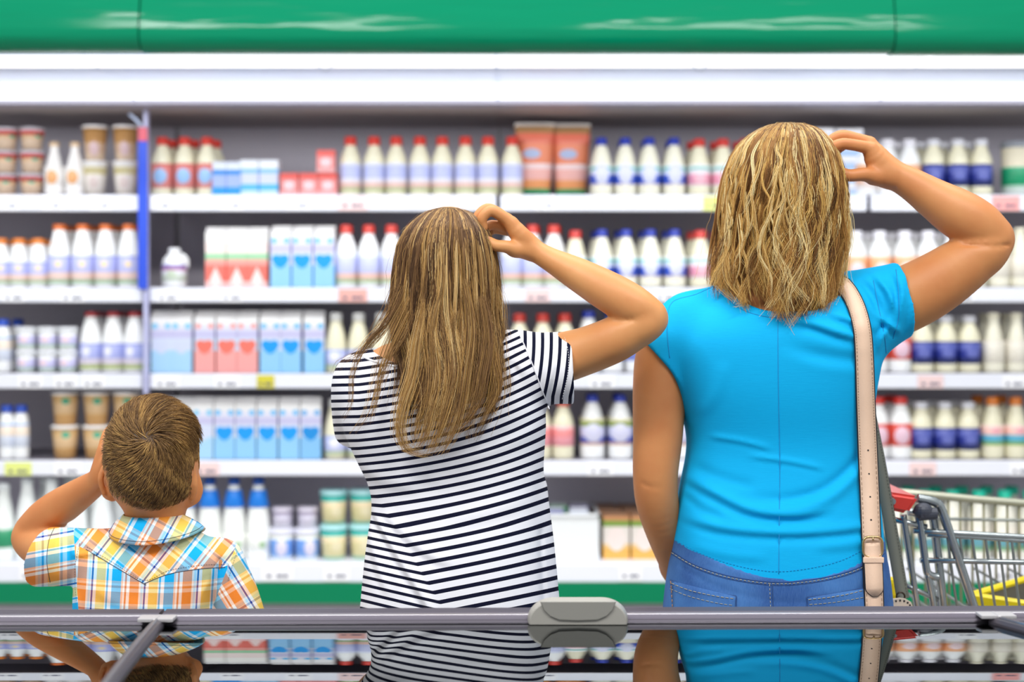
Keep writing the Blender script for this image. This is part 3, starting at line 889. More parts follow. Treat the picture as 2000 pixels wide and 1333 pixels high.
# rail: flat upper face, rounded nose, thin bright lip
xl = div_left(YB)
prof = [(0, -.002), (-.002, .004), (.0, .0075), (.004, .0095), (.012, .0125), (.016, .0128), (.034, .0135), (.040, .012), (.042, .004), (.040, -.03), (.0, -.03)]
sweep_rail('back_rail', -1.5, xl - .002, prof, STEEL)
sweep_rail('back_rail', xl + .003, 1.5, prof, STEEL)
prof = [(-.0075, -.001), (-.0085, .002), (-.006, .0045), (-.0005, .005), (.001, .002), (.001, -.02), (-.006, -.02)]
sweep_rail('rail_lip', -1.5, 1.5, prof, DARKR)
prof = [(.0005, .0068), (.0015, .0078), (.0055, .0102), (.0085, .0114), (.0085, .0095), (.0045, .008), (.0025, .006)]
sweep_rail('bright_strip', -1.5, 1.5, prof, BRIGHT)
# front frame (outside the picture)
o = extrude_profile('front_rail', [(.80, glass_z(.85) - .03), (.80, glass_z(.85) + .012), (.86, glass_z(.85) + .012), (.86, glass_z(.85) - .03)], -1.5, 1.5, STEEL)
fpart(o)


def divider(name, f, w, y0, y1):
    n = 18
    prof = [(-w / 2, -.004), (-w / 2, .003), (-w * .36, .0075), (-w * .1, .009), (w * .1, .009), (w * .36, .0075), (w / 2, .003), (w / 2, -.004)]
    vs, fs = [], []
    k = len(prof)
    for i in range(n + 1):
        y = y0 + (y1 - y0) * i / n
        vs += [(f(y) + a, y, glass_z(y) + b) for a, b in prof]
    for i in range(n):
        for j in range(k):
            fs.append((i * k + j, i * k + (j + 1) % k, (i + 1) * k + (j + 1) % k, (i + 1) * k + j))
    fs.append(tuple(range(k))); fs.append(tuple(n * k + j for j in range(k - 1, -1, -1)))
    me = bpy.data.meshes.new(name); me.from_pydata(vs, [], fs)
    bm = bmesh.new(); bm.from_mesh(me); bmesh.ops.recalc_face_normals(bm, faces=bm.faces); bm.to_mesh(me); bm.free()
    return fpart(link_mesh(name, me, BRIGHT))


for f_ in (div_left, div_right):
    base_o = divider('lid_divider', f_, .019, .86, YB - .004)
    base_o.data.materials.clear(); base_o.data.materials.append(DARKR)
    rg = [(f_(y), y, glass_z(y) + .0085) for y in np.linspace(.86, YB - .012, 18)]
    c_ = tube('divider_highlight', rg, .0030, BRIGHT, base_o, 8)  # brighter metal tube stands in for the highlight along the divider
    c_.matrix_parent_inverse = Matrix.Identity(4)
for f, lab in ((div_left, 'grey metal plate at the joint near the boy'), (div_right, 'grey metal plate at the joint beside the cart')):
    xx = f(YB - .012)
    yy = rail_y(xx)
    z = glass_z(YB)
    bm = bmesh.new()
    for s in (-1, 1):
        box_bm(bm, (xx + s * .0130, yy - .011, z + .0100), (.022, .026, .005), bevel=.0015, seg=2)
    box_bm(bm, (xx, yy - .012, z + .0085), (.005, .03, .0085), bevel=.0012, seg=1)
    o = fpart(link_mesh('joint_plate', bm_mesh(bm), PLATE)); o['label'] = lab
# handle standing on the seam
hx, hy, hz = PX(1129, 1.93), 1.930, glass_z(1.93)
HM = mat('handle_grey', '#a3a099', .45)
def stadium(w, h, r, n=10):
    """Outline of the handle: flat foot, corners rounded at the top."""
    pts = [(-w / 2, 0)]
    pts += [(-w / 2 + r[0] - r[0] * math.cos(a), h - r[1] + r[1] * math.sin(a)) for a in np.linspace(0, math.pi / 2, n)]
    pts += [(w / 2 - r[0] + r[0] * math.sin(a), h - r[1] + r[1] * math.cos(a)) for a in np.linspace(0, math.pi / 2, n)]
    pts += [(w / 2, 0)]
    return pts
def plate(name, outline_a, ya, outline_b, yb, m, close=True):
    """Loft between two outlines lying in planes y = ya and y = yb."""
    bm = bmesh.new()
    A = [bm.verts.new((x, ya, z)) for x, z in outline_a]
    Bv = [bm.verts.new((x, yb, z)) for x, z in outline_b]
    n = len(A)
    for i in range(n):
        bm.faces.new((A[i], A[(i + 1) % n], Bv[(i + 1) % n], Bv[i]))
    if close:
        bm.faces.new(A[::-1]); bm.faces.new(Bv)
    bmesh.ops.recalc_face_normals(bm, faces=bm.faces)
    return bm
ho = empty('x', (0, 0, 0)); bpy.data.objects.remove(ho)
W, H = .1375, .0355
bm = plate('h', [(x, z) for x, z in stadium(W, H, (.036, .030))], .012, [(x, z) for x, z in stadium(W - .006, H - .003, (.034, .028))], -.004, HM)
bmesh.ops.bevel(bm, geom=[e for e in bm.edges if e.calc_length() > .0], offset=.0012, segments=1, affect='EDGES', clamp_overlap=True)
o = link_mesh('lid_handle', bm_mesh(bm), HM, None, False, (hx, hy, hz)); hd = fpart(o); hd['label'] = 'grey plastic lid handle with rounded corners'
# grip recess drawn as a raised plate in a darker grey
rec = [(x, .0075 + z) for x, z in ((-.050, .0245), (-.046, .014), (-.038, .006), (-.026, .001), (0, 0), (.026, .001), (.038, .006), (.046, .014), (.050, .0245))]
bm = plate('r', rec, -.0065, [(x * 1.03, z) for x, z in rec], -.0035, HM)
o = link_mesh('grip_face', bm_mesh(bm), mat('grip_grey', '#8f8d87', .4)); o.parent = hd
# cabinet below
BODY = mat('freezer_body', '#d9d9dc', .4)
INN = mat('freezer_liner', '#2c2f30', .6)
fpart(box('front_wall', (0, .82, .46), (3.0, .05, .92), BODY, bevel=.01))
fpart(box('rear_wall', (0, 1.988, .472), (3.0, .05, .944), BODY, bevel=.008))
fpart(box('end_wall', (-1.5, 1.4, .46), (.05, 1.1, .90), BODY))
fpart(box('end_wall', (1.5, 1.4, .46), (.05, 1.1, .90), BODY))
fpart(box('tub_floor', (0, 1.4, .38), (2.95, 1.12, .03), INN))
fpart(box('tub_liner', (0, 1.952, .665), (2.94, .012, .57), INN))
for i in range(4):
    fpart(box('basket_partition', (-.95 + .62 * i, 1.4, .55), (.012, 1.1, .30), mat('partition', '#a3a7a4', .5)))
fc = [('#7fb0ad', 'teal'), ('#c7b08c', 'tan'), ('#dcdcd6', 'white'), ('#8fa3b0', 'blue grey'), ('#b8a07a', 'brown'), ('#9cb8ac', 'sage'), ('#c9c2b2', 'cream'), ('#7e97a0', 'slate')]
for i, (c, nm) in enumerate(fc):
    e = empty('frozen_pack', (-1.12 + .31 * i, 1.62, .396), f'{nm} frozen food pack lying inside the chest freezer', 'pack', 'frozen packs in the chest freezer')
    box('pack_body', (0, 0, .10), (.24, .34, .20), mat('frozen_' + nm.replace(' ', '_'), c, .4), e, bevel=.012)
    box('pack_band', (0, 0, .2035), (.25, .10, .004), mat('frozen_band', '#e6e4de', .5), e)

# ================================================================ shopping cart
CH = mat('cart_chrome', '#a9b0b2', .22, metal=.9)
CW = mat('cart_wire', '#9aa09c', .3, metal=.85)
DN, DF = 2.46, 2.98          # near and far side of the basket
ct = empty('shopping_cart', (PX(1900, 2.7), 2.7, 0), 'chrome wire shopping cart with red handle beside the woman', 'shopping cart')
CL = ct.location
def cp(o, parent=None):
    if parent is None:
        o.parent = ct
        o.matrix_parent_inverse = Matrix.Translation(-CL)
    else:
        o.parent = parent
        o.matrix_parent_inverse = Matrix.Translation(-CL)
    return o
def ctube(name, pts, r, m=CH, smooth=True, seg=8):
    return cp(tube(name, catmull(pts, 6) if smooth else pts, r, m, None, seg))


RH = mat('handle_red', '#d8362c', .3, coat=.3)
# red handle grip runs across the cart; its near end is a wedge
hb = bmesh.new()
near = [P(1738, 962, 2.43), P(1797, 971, 2.43), P(1774, 1005, 2.43), P(1740, 998, 2.43)]
far = [v + Vector((-.005, .56, -.0)) for v in near]
A = [hb.verts.new(v) for v in near]; B_ = [hb.verts.new(v) for v in far]
for i in range(4): hb.faces.new((A[i], A[(i + 1) % 4], B_[(i + 1) % 4], B_[i]))
hb.faces.new(A[::-1]); hb.faces.new(B_)
bmesh.ops.recalc_face_normals(hb, faces=hb.faces)
bmesh.ops.bevel(hb, geom=list(hb.edges), offset=.006, segments=3, affect='EDGES')
cp(link_mesh('push_handle', bm_mesh(hb), RH))
sc = bmesh.new()
bmesh.ops.create_cone(sc, cap_ends=True, segments=18, radius1=.0065, radius2=.0055, depth=.005, matrix=Matrix.Translation(P(1743, 980, 2.426)) @ Matrix.Rotation(math.pi / 2, 4, 'X'))
cp(link_mesh('handle_screw', bm_mesh(sc), CH))
T = lambda x, y, d=DN: P(x, y, d)
ctube('side_tube', [T(1792, 974), T(1818, 979), T(1830, 984), T(1838, 994), T(1860, 1057), T(1899, 1176), T(1925, 1258)], .0082)
ctube('frame_loop', [T(1774, 1000), T(1786, 1002), T(1794, 1010), T(1800, 1045), T(1809, 1110), T(1814, 1122), T(1824, 1127), T(1833, 1128)], .0070)
ctube('side_tube', [T(1806, 1000, 2.47), T(1816, 1003, 2.47), T(1823, 1016, 2.47), T(1830, 1070, 2.47), T(1842, 1176, 2.47), T(1852, 1260, 2.47)], .0078)
ctube('side_tube', [T(1764, 1006), T(1772, 1060), T(1790, 1176), T(1800, 1250)], .0058)
ctube('side_tube', [T(1812, 1122), T(1822, 1176), T(1832, 1250)], .0062)
jb = bmesh.new()
bmesh.ops.create_uvsphere(jb, u_segments=16, v_segments=10, radius=.0155, matrix=Matrix.Translation(T(1803, 999, 2.45)) @ Matrix.Diagonal((1.1, .9, .95, 1)))
bmesh.ops.create_cone(jb, cap_ends=True, segments=16, radius1=.0125, radius2=.010, depth=.03, matrix=Matrix.Translation(T(1812, 1004, 2.45)) @ Matrix.Rotation(math.pi / 2, 4, 'Y'))
cp(link_mesh('pivot_joint', bm_mesh(jb), mat('joint_dark', '#3d404c', .45)))
# near side bars
ctube('basket_bar', [T(1784, 1037), T(1880, 1043), T(2000, 1050), T(2260, 1066)], .0052, smooth=False)
ctube('basket_bar', [T(1811, 1045), T(1900, 1050), T(2000, 1057), T(2260, 1073)], .0042, smooth=False)
ctube('basket_bar', [T(1797, 1095), T(2000, 1099), T(2260, 1105)], .0048, smooth=False)
ctube('basket_bar', [T(1748, 1016), T(1810, 1030)], .0050, smooth=False)
ctube('basket_bar', [T(1760, 1140), T(1800, 1158), T(1832, 1172)], .0045, smooth=False)
for xa, xb in ((1850, 1868), (1874, 1892), (1898, 1918), (1924, 1942), (1950, 1966), (1975, 1990), (2000, 2014), (2026, 2038), (2052, 2062), (2080, 2088), (2108, 2114)):
    ctube('side_wire', [T(xa, 1046), T((xa + xb) / 2, 1115), T(xb, 1176), T(xb + 12, 1245)], .0023, CW, seg=6)
# far side: rim, mesh
F2 = lambda x, y: P(x, y, DF)
ctube('basket_rim', [F2(1700, 958), F2(1800, 966), F2(1900, 976), F2(2000, 984), F2(2210, 1003)], .0085, mat('rim_pale', '#b9b9a6', .35, metal=.5), smooth=False)
ctube('basket_bar', [F2(1790, 1013), F2(2000, 1017), F2(2210, 1022)], .0034, CW, smooth=False)
for xx in range(1760, 2200, 23):
    ctube('mesh_wire', [F2(xx, 966 + (xx - 1800) * .09), F2(xx + 1, 1080), F2(xx + 2, 1176), F2(xx + 3, 1215)], .0026, mat('wire_olive', '#a09c7c', .4, metal=.5), smooth=False, seg=6)
# basket floor, front, undercarriage
zf = ZC - .545
fl = bmesh.new()
for i in range(12):
    x0 = PX(1850, DN) + .07 * i
    tube_bm(fl, [(x0, DN + .02, zf), (x0, DF - .02, zf)], .0026, 6)
o = cp(link_mesh('basket_floor', bm_mesh(fl), CW)); o['kind'] = 'stuff'
xb1 = PX(2260, DN)
for yy in (DN, DF):
    ctube('under_tube', [(PX(1850, yy) - .02, yy, zf - .02), (PX(1880, yy), yy, .22), (xb1 - .05, yy, .16)], .011)
ctube('front_tube', [(xb1, DN, ZC - .42), (xb1 + .0, DF, ZC - .42)], .007, smooth=False)
ctube('cross_tube', [(PX(1880, DN), DN, .22), (PX(1880, DN), DF, .22)], .010, smooth=False)
for xx in (PX(1880, DN) + .05, xb1 - .06):
    for yy in (DN + .01, DF - .01):
        w = bmesh.new()
        bmesh.ops.create_cone(w, cap_ends=True, segments=20, radius1=.055, radius2=.055, depth=.03, matrix=Matrix.Translation((xx, yy, .0555)) @ Matrix.Rotation(math.pi / 2, 4, 'X'))
        wo = cp(link_mesh('caster', bm_mesh(w), mat('caster_grey', '#4a4c50', .6)))
        f = bmesh.new()
        box_bm(f, (xx, yy - .022, .11), (.02, .006, .13)); box_bm(f, (xx, yy + .022, .11), (.02, .006, .13)); box_bm(f, (xx, yy, .175), (.03, .05, .01))
        cp(link_mesh('caster_fork', bm_mesh(f), CH))
# yellow coin-lock / seat hinge beside the strap
YEL = mat('yellow_plastic', '#f2d915', .35)
bm = bmesh.new()
c = P(1748, 1149, 2.47)
box_bm(bm, c, (.030, .03, .036), bevel=.008, seg=2)
cp(link_mesh('seat_hinge', bm_mesh(bm), YEL))
# yellow hand basket standing askew in the cart
ang = math.radians(45)
ca = P(1897, 1162, 2.62)
hbk = empty('hand_basket', (ca.x, ca.y, zf + .006), 'yellow plastic shopping basket with dark inside standing in the cart', 'basket')
hbk.rotation_euler.z = ang
zr = ca.z - hbk.location.z
L_, W_ = .40, .17
top = ((0, 0, zr - .008), (L_, 0, zr - .008), (L_, -W_, zr - .008), (0, -W_, zr - .008))
bm = bmesh.new()
tv = [bm.verts.new(v) for v in top]
bv = [bm.verts.new((x + (.02 if x == 0 else -.02), y + (-.02 if y == 0 else .02), .0)) for x, y, z in top]
for i in range(4): bm.faces.new((tv[i], bv[i], bv[(i + 1) % 4], tv[(i + 1) % 4]))
bm.faces.new(bv)
bmesh.ops.recalc_face_normals(bm, faces=bm.faces)
o = link_mesh('basket_body', bm_mesh(bm), mat('basket_dark', '#2a2410', .6), hbk)
sm = o.modifiers.new('s', 'SOLIDIFY'); sm.thickness = .004
bm = bmesh.new()
for i in range(4):
    a, b_ = Vector(top[i]), Vector(top[(i + 1) % 4])
    dv = b_ - a
    box_bm(bm, (a + b_) / 2, (dv.length + .016, .016, .024), dv.to_track_quat('X', 'Z').to_matrix(), .004, 1)
link_mesh('basket_rim', bm_mesh(bm), YEL, hbk)
bm = bmesh.new()
for k in range(9):
    x = .04 + .04 * k
    for y in (.004, -W_ - .0): box_bm(bm, (x, y, zr * .5), (.012, .006, zr * .55))
o = link_mesh('basket_slots', bm_mesh(bm), YEL, hbk); o['kind'] = 'stuff'
# ================================================================ people: smooth signed-distance bodies
def axis(lo, hi, step, fine=()):
    """Grid lines from lo to hi, with a smaller step inside the (a, b, step) ranges."""
    out = [lo]
    while out[-1] < hi:
        x = out[-1]
        s = step
        for a, b, f in fine:
            if a <= x <= b: s = min(s, f)
        s0 = out[-1] - out[-2] if len(out) > 1 else s
        s = min(s, s0 * 1.12)
        # look ahead so that the step shrinks gently before a fine range
        for a, b, f in fine:
            if x < a: s = min(s, max(f, (a - x) * .14 + f))
        out.append(x + s)
    return np.array(out, np.float32)


def smin(a, b, k):
    if k <= 0: return np.minimum(a, b)
    h = np.maximum(k - np.abs(a - b), 0) / k
    return np.minimum(a, b) - h * h * k * .25


class Field:
    def __init__(s, xs, ys, zs):
        s.xs, s.ys, s.zs = xs, ys, zs
        s.a = np.full((len(xs), len(ys), len(zs)), 1.0, np.float32)

    def win(s, lo, hi):
        sl = []
        for ax, l, h in zip((s.xs, s.ys, s.zs), lo, hi):
            i0 = max(0, int(np.searchsorted(ax, l)) - 1)
            i1 = min(len(ax), int(np.searchsorted(ax, h)) + 1)
            sl.append(slice(i0, max(i1, i0 + 1)))
        X = s.xs[sl[0]][:, None, None]; Y = s.ys[sl[1]][None, :, None]; Z = s.zs[sl[2]][None, None, :]
        return tuple(sl), X, Y, Z

    def put(s, sl, d, k):
        s.a[sl] = smin(s.a[sl], d.astype(np.float32), k)

    def chain(s, pts, rad, n):
        p = [Vector((*q, 0)) if len(q) == 2 else Vector(q) for q in pts]
        if n > 1 and len(p) > 1:
            r3 = [Vector((r, 0, 0)) for r in rad]
            return catmull(p, n), [v.x for v in catmull(r3, n)]
        return p, list(rad)

    def limb_d(s, pts, rad, n=5, clip=(), mg=.05, flat=None):
        p, r = s.chain(pts, rad, n)
        P_ = np.array([tuple(v) for v in p]); R_ = np.array(r)
        m = R_.max() + mg
        sl, X, Y, Z = s.win(P_.min(0) - m, P_.max(0) + m)
        d = None
        ax = np.array((1.0, 1.0, 1.0)) if flat is None else np.array(flat)
        for i in range(len(P_) - 1):
            a, b = P_[i], P_[i + 1]
            ab = (b - a) * ax
            L = float(ab @ ab) + 1e-12
            vx, vy, vz = (X - a[0]) * ax[0], (Y - a[1]) * ax[1], (Z - a[2]) * ax[2]
            t = np.clip((vx * ab[0] + vy * ab[1] + vz * ab[2]) / L, 0, 1)
            q = np.sqrt((vx - t * ab[0]) ** 2 + (vy - t * ab[1]) ** 2 + (vz - t * ab[2]) ** 2) - (R_[i] + (R_[i + 1] - R_[i]) * t)
            d = q if d is None else np.minimum(d, q)
        for pt, nn in clip:
            nn = Vector(nn).normalized()
            d = np.maximum(d, (X - pt[0]) * nn[0] + (Y - pt[1]) * nn[1] + (Z - pt[2]) * nn[2])
        return sl, d

    def limb(s, pts, rad, k=.012, n=5, clip=(), flat=None):
        sl, d = s.limb_d(pts, rad, n, clip, .05, flat)
        s.put(sl, d, k)

    def carve(s, pts, rad, n=4):
        sl, d = s.limb_d(pts, rad, n)
        s.a[sl] = np.maximum(s.a[sl], -d)

    def ell(s, c, r, k=.01, rot=None):
        m = max(r) + .05
        sl, X, Y, Z = s.win([c[i] - m for i in range(3)], [c[i] + m for i in range(3)])
        x, y, z = X - c[0], Y - c[1], Z - c[2]
        if rot is not None:
            M = np.array(rot.inverted())
            x, y, z = (M[i][0] * x + M[i][1] * y + M[i][2] * z for i in range(3))
        k0 = np.sqrt((x / r[0]) ** 2 + (y / r[1]) ** 2 + (z / r[2]) ** 2)
        k1 = np.sqrt((x / r[0] ** 2) ** 2 + (y / r[1] ** 2) ** 2 + (z / r[2] ** 2) ** 2) + 1e-9
        s.put(sl, k0 * (k0 - 1) / k1, k)

    def loft(s, rows, k=.02, shrink=0.0, n=2.4, smooth=.02):
        """rows: (z, x_left, x_right, y_centre, half_depth) from top to bottom."""
        rows = sorted(rows)
        R = np.array(rows)
        zz = s.zs
        f = [np.interp(zz, R[:, 0], R[:, i]) for i in range(1, 5)]
        if smooth:
            zf = np.arange(R[0, 0] - .05, R[-1, 0] + .05, .002)
            g = np.exp(-.5 * (np.arange(-25, 26) * .002 / smooth) ** 2); g /= g.sum()
            f = [np.interp(zz, zf, np.convolve(np.pad(np.interp(zf, R[:, 0], R[:, i]), 25, 'edge'), g, 'valid')) for i in range(1, 5)]
        xl, xr, yc, b = f
        m = .06
        sl, X, Y, Z = s.win((R[:, 1].min() - m, (R[:, 3] - R[:, 4]).min() - m, R[0, 0] - m), (R[:, 2].max() + m, (R[:, 3] + R[:, 4]).max() + m, R[-1, 0] + m))
        q = sl[2]
        cx = ((xl + xr) / 2)[q][None, None, :]; a = ((xr - xl) / 2 - shrink)[q][None, None, :]
        cy = yc[q][None, None, :]; bb = (b - shrink)[q][None, None, :]
        dx, dy = X - cx, Y - cy
        rr = (np.abs(dx / a) ** n + np.abs(dy / bb) ** n) ** (1 / n) + 1e-6
        h = np.sqrt(dx * dx + dy * dy) + 1e-6
        d = h * (1 - 1 / rr)
        top, bot = R[-1, 0], R[0, 0]
        d = np.maximum(d, np.maximum(Z - top, bot - Z))
        s.put(sl, d, k)

    def fold(s, pts, amp, w, y_max, asym=0.0, end=.25):
        """Raise (amp > 0) or sink the back surface along a curve given in (x, z)."""
        c = catmull([Vector((p[0], 0, p[1])) for p in pts], 6)
        C_ = np.array([(v.x, v.z) for v in c])
        m = w * 3.2
        sl, X, Y, Z = s.win((C_[:, 0].min() - m, s.ys[0], C_[:, 1].min() - m), (C_[:, 0].max() + m, y_max, C_[:, 1].max() + m))
        x, z = X[:, 0, :], Z[0, :, :]
        best = np.full((x.shape[0], z.shape[1]), 9.0); tt = np.zeros_like(best); sg = np.zeros_like(best)
        for i in range(len(C_) - 1):
            a, b = C_[i], C_[i + 1]
            ab = b - a
            t = np.clip(((x - a[0]) * ab[0] + (z - a[1]) * ab[1]) / (ab @ ab + 1e-12), 0, 1)
            dd = np.hypot(x - a[0] - t * ab[0], z - a[1] - t * ab[1])
            u = dd < best
            best = np.where(u, dd, best)
            tt = np.where(u, (i + t) / (len(C_) - 1), tt)
            sg = np.where(u, np.sign(ab[0] * (z - a[1]) - ab[1] * (x - a[0])), sg)
        env = np.clip(np.minimum(tt, 1 - tt) / end, 0, 1)
        env = env * env * (3 - 2 * env) * .9 + .1 * (env > 0)
        e = best * sg / w
        prof = np.exp(-e * e) - asym * np.exp(-((e + 1.1) / .8) ** 2)
        yfade = np.clip((y_max - Y) / .03, 0, 1)
        s.a[sl] -= (amp * env * prof)[:, None, :] * yfade

    def sample(s, V):
        ii, tt = [], []
        for k, ax in enumerate((s.xs, s.ys, s.zs)):
            i = np.clip(np.searchsorted(ax, V[:, k]) - 1, 0, len(ax) - 2)
            ii.append(i); tt.append((V[:, k] - ax[i]) / (ax[i + 1] - ax[i]))
        out = 0
        g = [0, 0, 0]
        for a in (0, 1):
            for b in (0, 1):
                for c in (0, 1):
                    v = s.a[ii[0] + a, ii[1] + b, ii[2] + c]
                    w_ = [t if q else 1 - t for t, q in zip(tt, (a, b, c))]
                    out = out + v * w_[0] * w_[1] * w_[2]
                    g[0] = g[0] + v * (1 if a else -1) * w_[1] * w_[2]
                    g[1] = g[1] + v * (1 if b else -1) * w_[0] * w_[2]
                    g[2] = g[2] + v * (1 if c else -1) * w_[0] * w_[1]
        G = np.stack([gi / (ax[i + 1] - ax[i]) for gi, ax, i in zip(g, (s.xs, s.ys, s.zs), ii)], 1)
        return out, G

    def project(s, V):
        d, G = s.sample(V)
        n2 = (G * G).sum(1) + 1e-6
        st = np.clip(-d / n2, -.004, .004)[:, None] * G
        L = np.linalg.norm(st, axis=1, keepdims=True)
        return V + st * np.minimum(1, .003 / (L + 1e-9))

    def mesh(s, name, smooth_it=2):
        """Naive surface nets on the rectilinear grid."""
        A = s.a
        ins = A < 0
        c = np.zeros(tuple(n - 1 for n in A.shape), np.uint8)
        for i in (0, 1):
            for j in (0, 1):
                for k in (0, 1):
                    c += ins[i:A.shape[0] - 1 + i, j:A.shape[1] - 1 + j, k:A.shape[2] - 1 + k]
        act = (c > 0) & (c < 8)
        I, J, K = np.nonzero(act)
        idx = np.full(c.shape, -1, np.int32)
        idx[I, J, K] = np.arange(len(I))
        val = {}
        for i in (0, 1):
            for j in (0, 1):
                for k in (0, 1):
                    val[i, j, k] = A[I + i, J + j, K + k]
        acc = np.zeros((len(I), 3)); cnt = np.zeros(len(I))
        corners = list(val)
        for a in corners:
            for ax in range(3):
                if a[ax] == 1: continue
                b = list(a); b[ax] = 1; b = tuple(b)
                va, vb = val[a], val[b]
                cr = (va < 0) != (vb < 0)
                t = np.where(cr, va / np.where(cr, va - vb, 1), 0)
                p = np.array(a, float)[None, :].repeat(len(I), 0)
                p[:, ax] = t
                acc += p * cr[:, None]; cnt += cr
        acc /= cnt[:, None]
        V = np.stack([s.xs[I] + acc[:, 0] * (s.xs[I + 1] - s.xs[I]), s.ys[J] + acc[:, 1] * (s.ys[J + 1] - s.ys[J]), s.zs[K] + acc[:, 2] * (s.zs[K + 1] - s.zs[K])], 1)
        quads = []
        for ax in range(3):
            a0 = [slice(None)] * 3; a1 = [slice(None)] * 3
            a0[ax] = slice(0, -1); a1[ax] = slice(1, None)
            cr = ins[tuple(a0)] != ins[tuple(a1)]
            o1, o2 = [(1, 2), (2, 0), (0, 1)][ax]
            E_ = np.argwhere(cr)
            ok = (E_[:, o1] > 0) & (E_[:, o2] > 0) & (E_[:, o1] < A.shape[o1] - 1) & (E_[:, o2] < A.shape[o2] - 1)
            E_ = E_[ok]
            def g(d1, d2):
                q = E_.copy(); q[:, o1] -= d1; q[:, o2] -= d2
                return idx[q[:, 0], q[:, 1], q[:, 2]]
            Q = np.stack([g(1, 1), g(0, 1), g(0, 0), g(1, 0)], 1)
            fl = ins[tuple(E_.T)]
            Q[~fl] = Q[~fl][:, ::-1]
            quads.append(Q)
        Q = np.concatenate(quads)
        e0 = Q.ravel(); e1 = np.roll(Q, -1, 1).ravel()
        cn = np.maximum(np.bincount(e0, minlength=len(V)) + np.bincount(e1, minlength=len(V)), 1)
        def relax(V, f):
            S = np.stack([np.bincount(e0, V[e1, k], len(V)) + np.bincount(e1, V[e0, k], len(V)) for k in range(3)], 1)
            return V + f * (S / cn[:, None] - V)
        for _ in range(smooth_it):
            V = relax(V, .55)
            V = s.project(V)
        V = relax(V, .5)
        return fast_mesh(name, V, Q), V, Q


def fast_mesh(name, V, Q, smooth=True):
    me = bpy.data.meshes.new(name)
    n, k = Q.shape
    me.vertices.add(len(V)); me.vertices.foreach_set('co', np.asarray(V, np.float32).ravel())
    me.loops.add(n * k); me.loops.foreach_set('vertex_index', np.asarray(Q, np.int32).ravel())
    me.polygons.add(n)
    me.polygons.foreach_set('loop_start', np.arange(0, n * k, k, dtype=np.int32))
    me.polygons.foreach_set('use_smooth', np.ones(n, bool) if smooth else np.zeros(n, bool))
    me.update(calc_edges=True)
    me.validate()
    return me


def vattr(me, name, vals):
    a = me.attributes.new(name, 'FLOAT', 'POINT')
    a.data.foreach_set('value', np.asarray(vals, np.float32))


class Surf:
    """Projects picture-plane paths onto the back of a garment."""
    def __init__(s, V, Q): s.t = BVHTree.FromPolygons([tuple(v) for v in V], [tuple(int(i) for i in q) for q in Q])

    def y(s, x, z, default=None):
        # along the line of sight so that measured outlines land where they were measured
        o = Vector((0, 0, ZC)); d = (Vector((x, 2.2, z)) - o).normalized()
        h = s.t.ray_cast(o, d)
        return h[0] if h[0] is not None else default

    def at(s, px, py, off=0.0, dflt=None):
        o = Vector((0, 0, ZC)); d = (P(px, py, 2.2) - o).normalized()
        h = s.t.ray_cast(o, d)
        if h[0] is None:
            return P(px, py, dflt if dflt else 2.2)
        return h[0] + (h[1] if h[1].dot(d) < 0 else -h[1]) * off


def tubes_mesh(name, pts, rad, rnd, sides=3, base=None, t0=None):
    """Many thin strands in one mesh. pts (N, M, 3), rad (N, M), rnd (N,)."""
    N, M, _ = pts.shape
    tan = np.gradient(pts, axis=1)
    tan /= np.linalg.norm(tan, axis=2, keepdims=True) + 1e-9
    up = np.array((.31, -.92, .23))
    u = np.cross(tan, up); u /= np.linalg.norm(u, axis=2, keepdims=True) + 1e-9
    v = np.cross(tan, u)
    ang = np.arange(sides) * 2 * math.pi / sides
    ring = pts[:, :, None, :] + rad[:, :, None, None] * (u[:, :, None, :] * np.cos(ang)[None, None, :, None] + v[:, :, None, :] * np.sin(ang)[None, None, :, None])
    V = ring.reshape(-1, 3)
    n_i, m_i, s_i = np.meshgrid(np.arange(N), np.arange(M - 1), np.arange(sides), indexing='ij')
    id_ = lambda n, m, s: (n * M + m) * sides + s
    Q = np.stack([id_(n_i, m_i, s_i), id_(n_i, m_i, (s_i + 1) % sides), id_(n_i, m_i + 1, (s_i + 1) % sides), id_(n_i, m_i + 1, s_i)], -1).reshape(-1, 4)
    ra = np.repeat(rnd, M * sides)
    ta = np.tile(np.repeat(np.linspace(0, 1, M), sides), N)
    if t0 is not None: ta = np.maximum(ta, np.repeat(t0, M * sides))
    if base is not None:
        bV, bQ = base
        Q = np.concatenate([Q, bQ + len(V)])
        V = np.concatenate([V, bV])
        ra = np.concatenate([ra, np.full(len(bV), -1.0)]); ta = np.concatenate([ta, np.full(len(bV), .5)])
    me = fast_mesh(name, V, Q)
    vattr(me, 'rnd', ra); vattr(me, 'along', ta)
    return me


def hair_mat(name, dark, stops, root=.7):
    m = mat(name, dark, .46, spec=.28)
    q = NT(m)
    r, t = q.attr('rnd'), q.attr('along')
    col = q.ramp(r, [(p, hexc(c)) for p, c in stops], 'LINEAR')
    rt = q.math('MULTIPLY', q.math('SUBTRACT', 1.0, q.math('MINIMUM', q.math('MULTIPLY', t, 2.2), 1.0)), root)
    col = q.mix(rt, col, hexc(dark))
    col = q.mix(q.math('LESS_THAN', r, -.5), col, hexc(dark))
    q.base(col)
    return m


def skin_mat(name, h, red):
    m = mat(name, h, .48, spec=.4, sub=.12)
    q = NT(m)
    x, y, z, v = q.coord('Object')
    f = q.noise(v, 14, 3)
    q.base(q.mix(q.ramp(f, [(.35, (0, 0, 0)), (.75, (1, 1, 1))], 'LINEAR'), hexc(h), hexc(red)))
    q.bump(q.noise(v, 420, 2), .12, .0006)
    return m


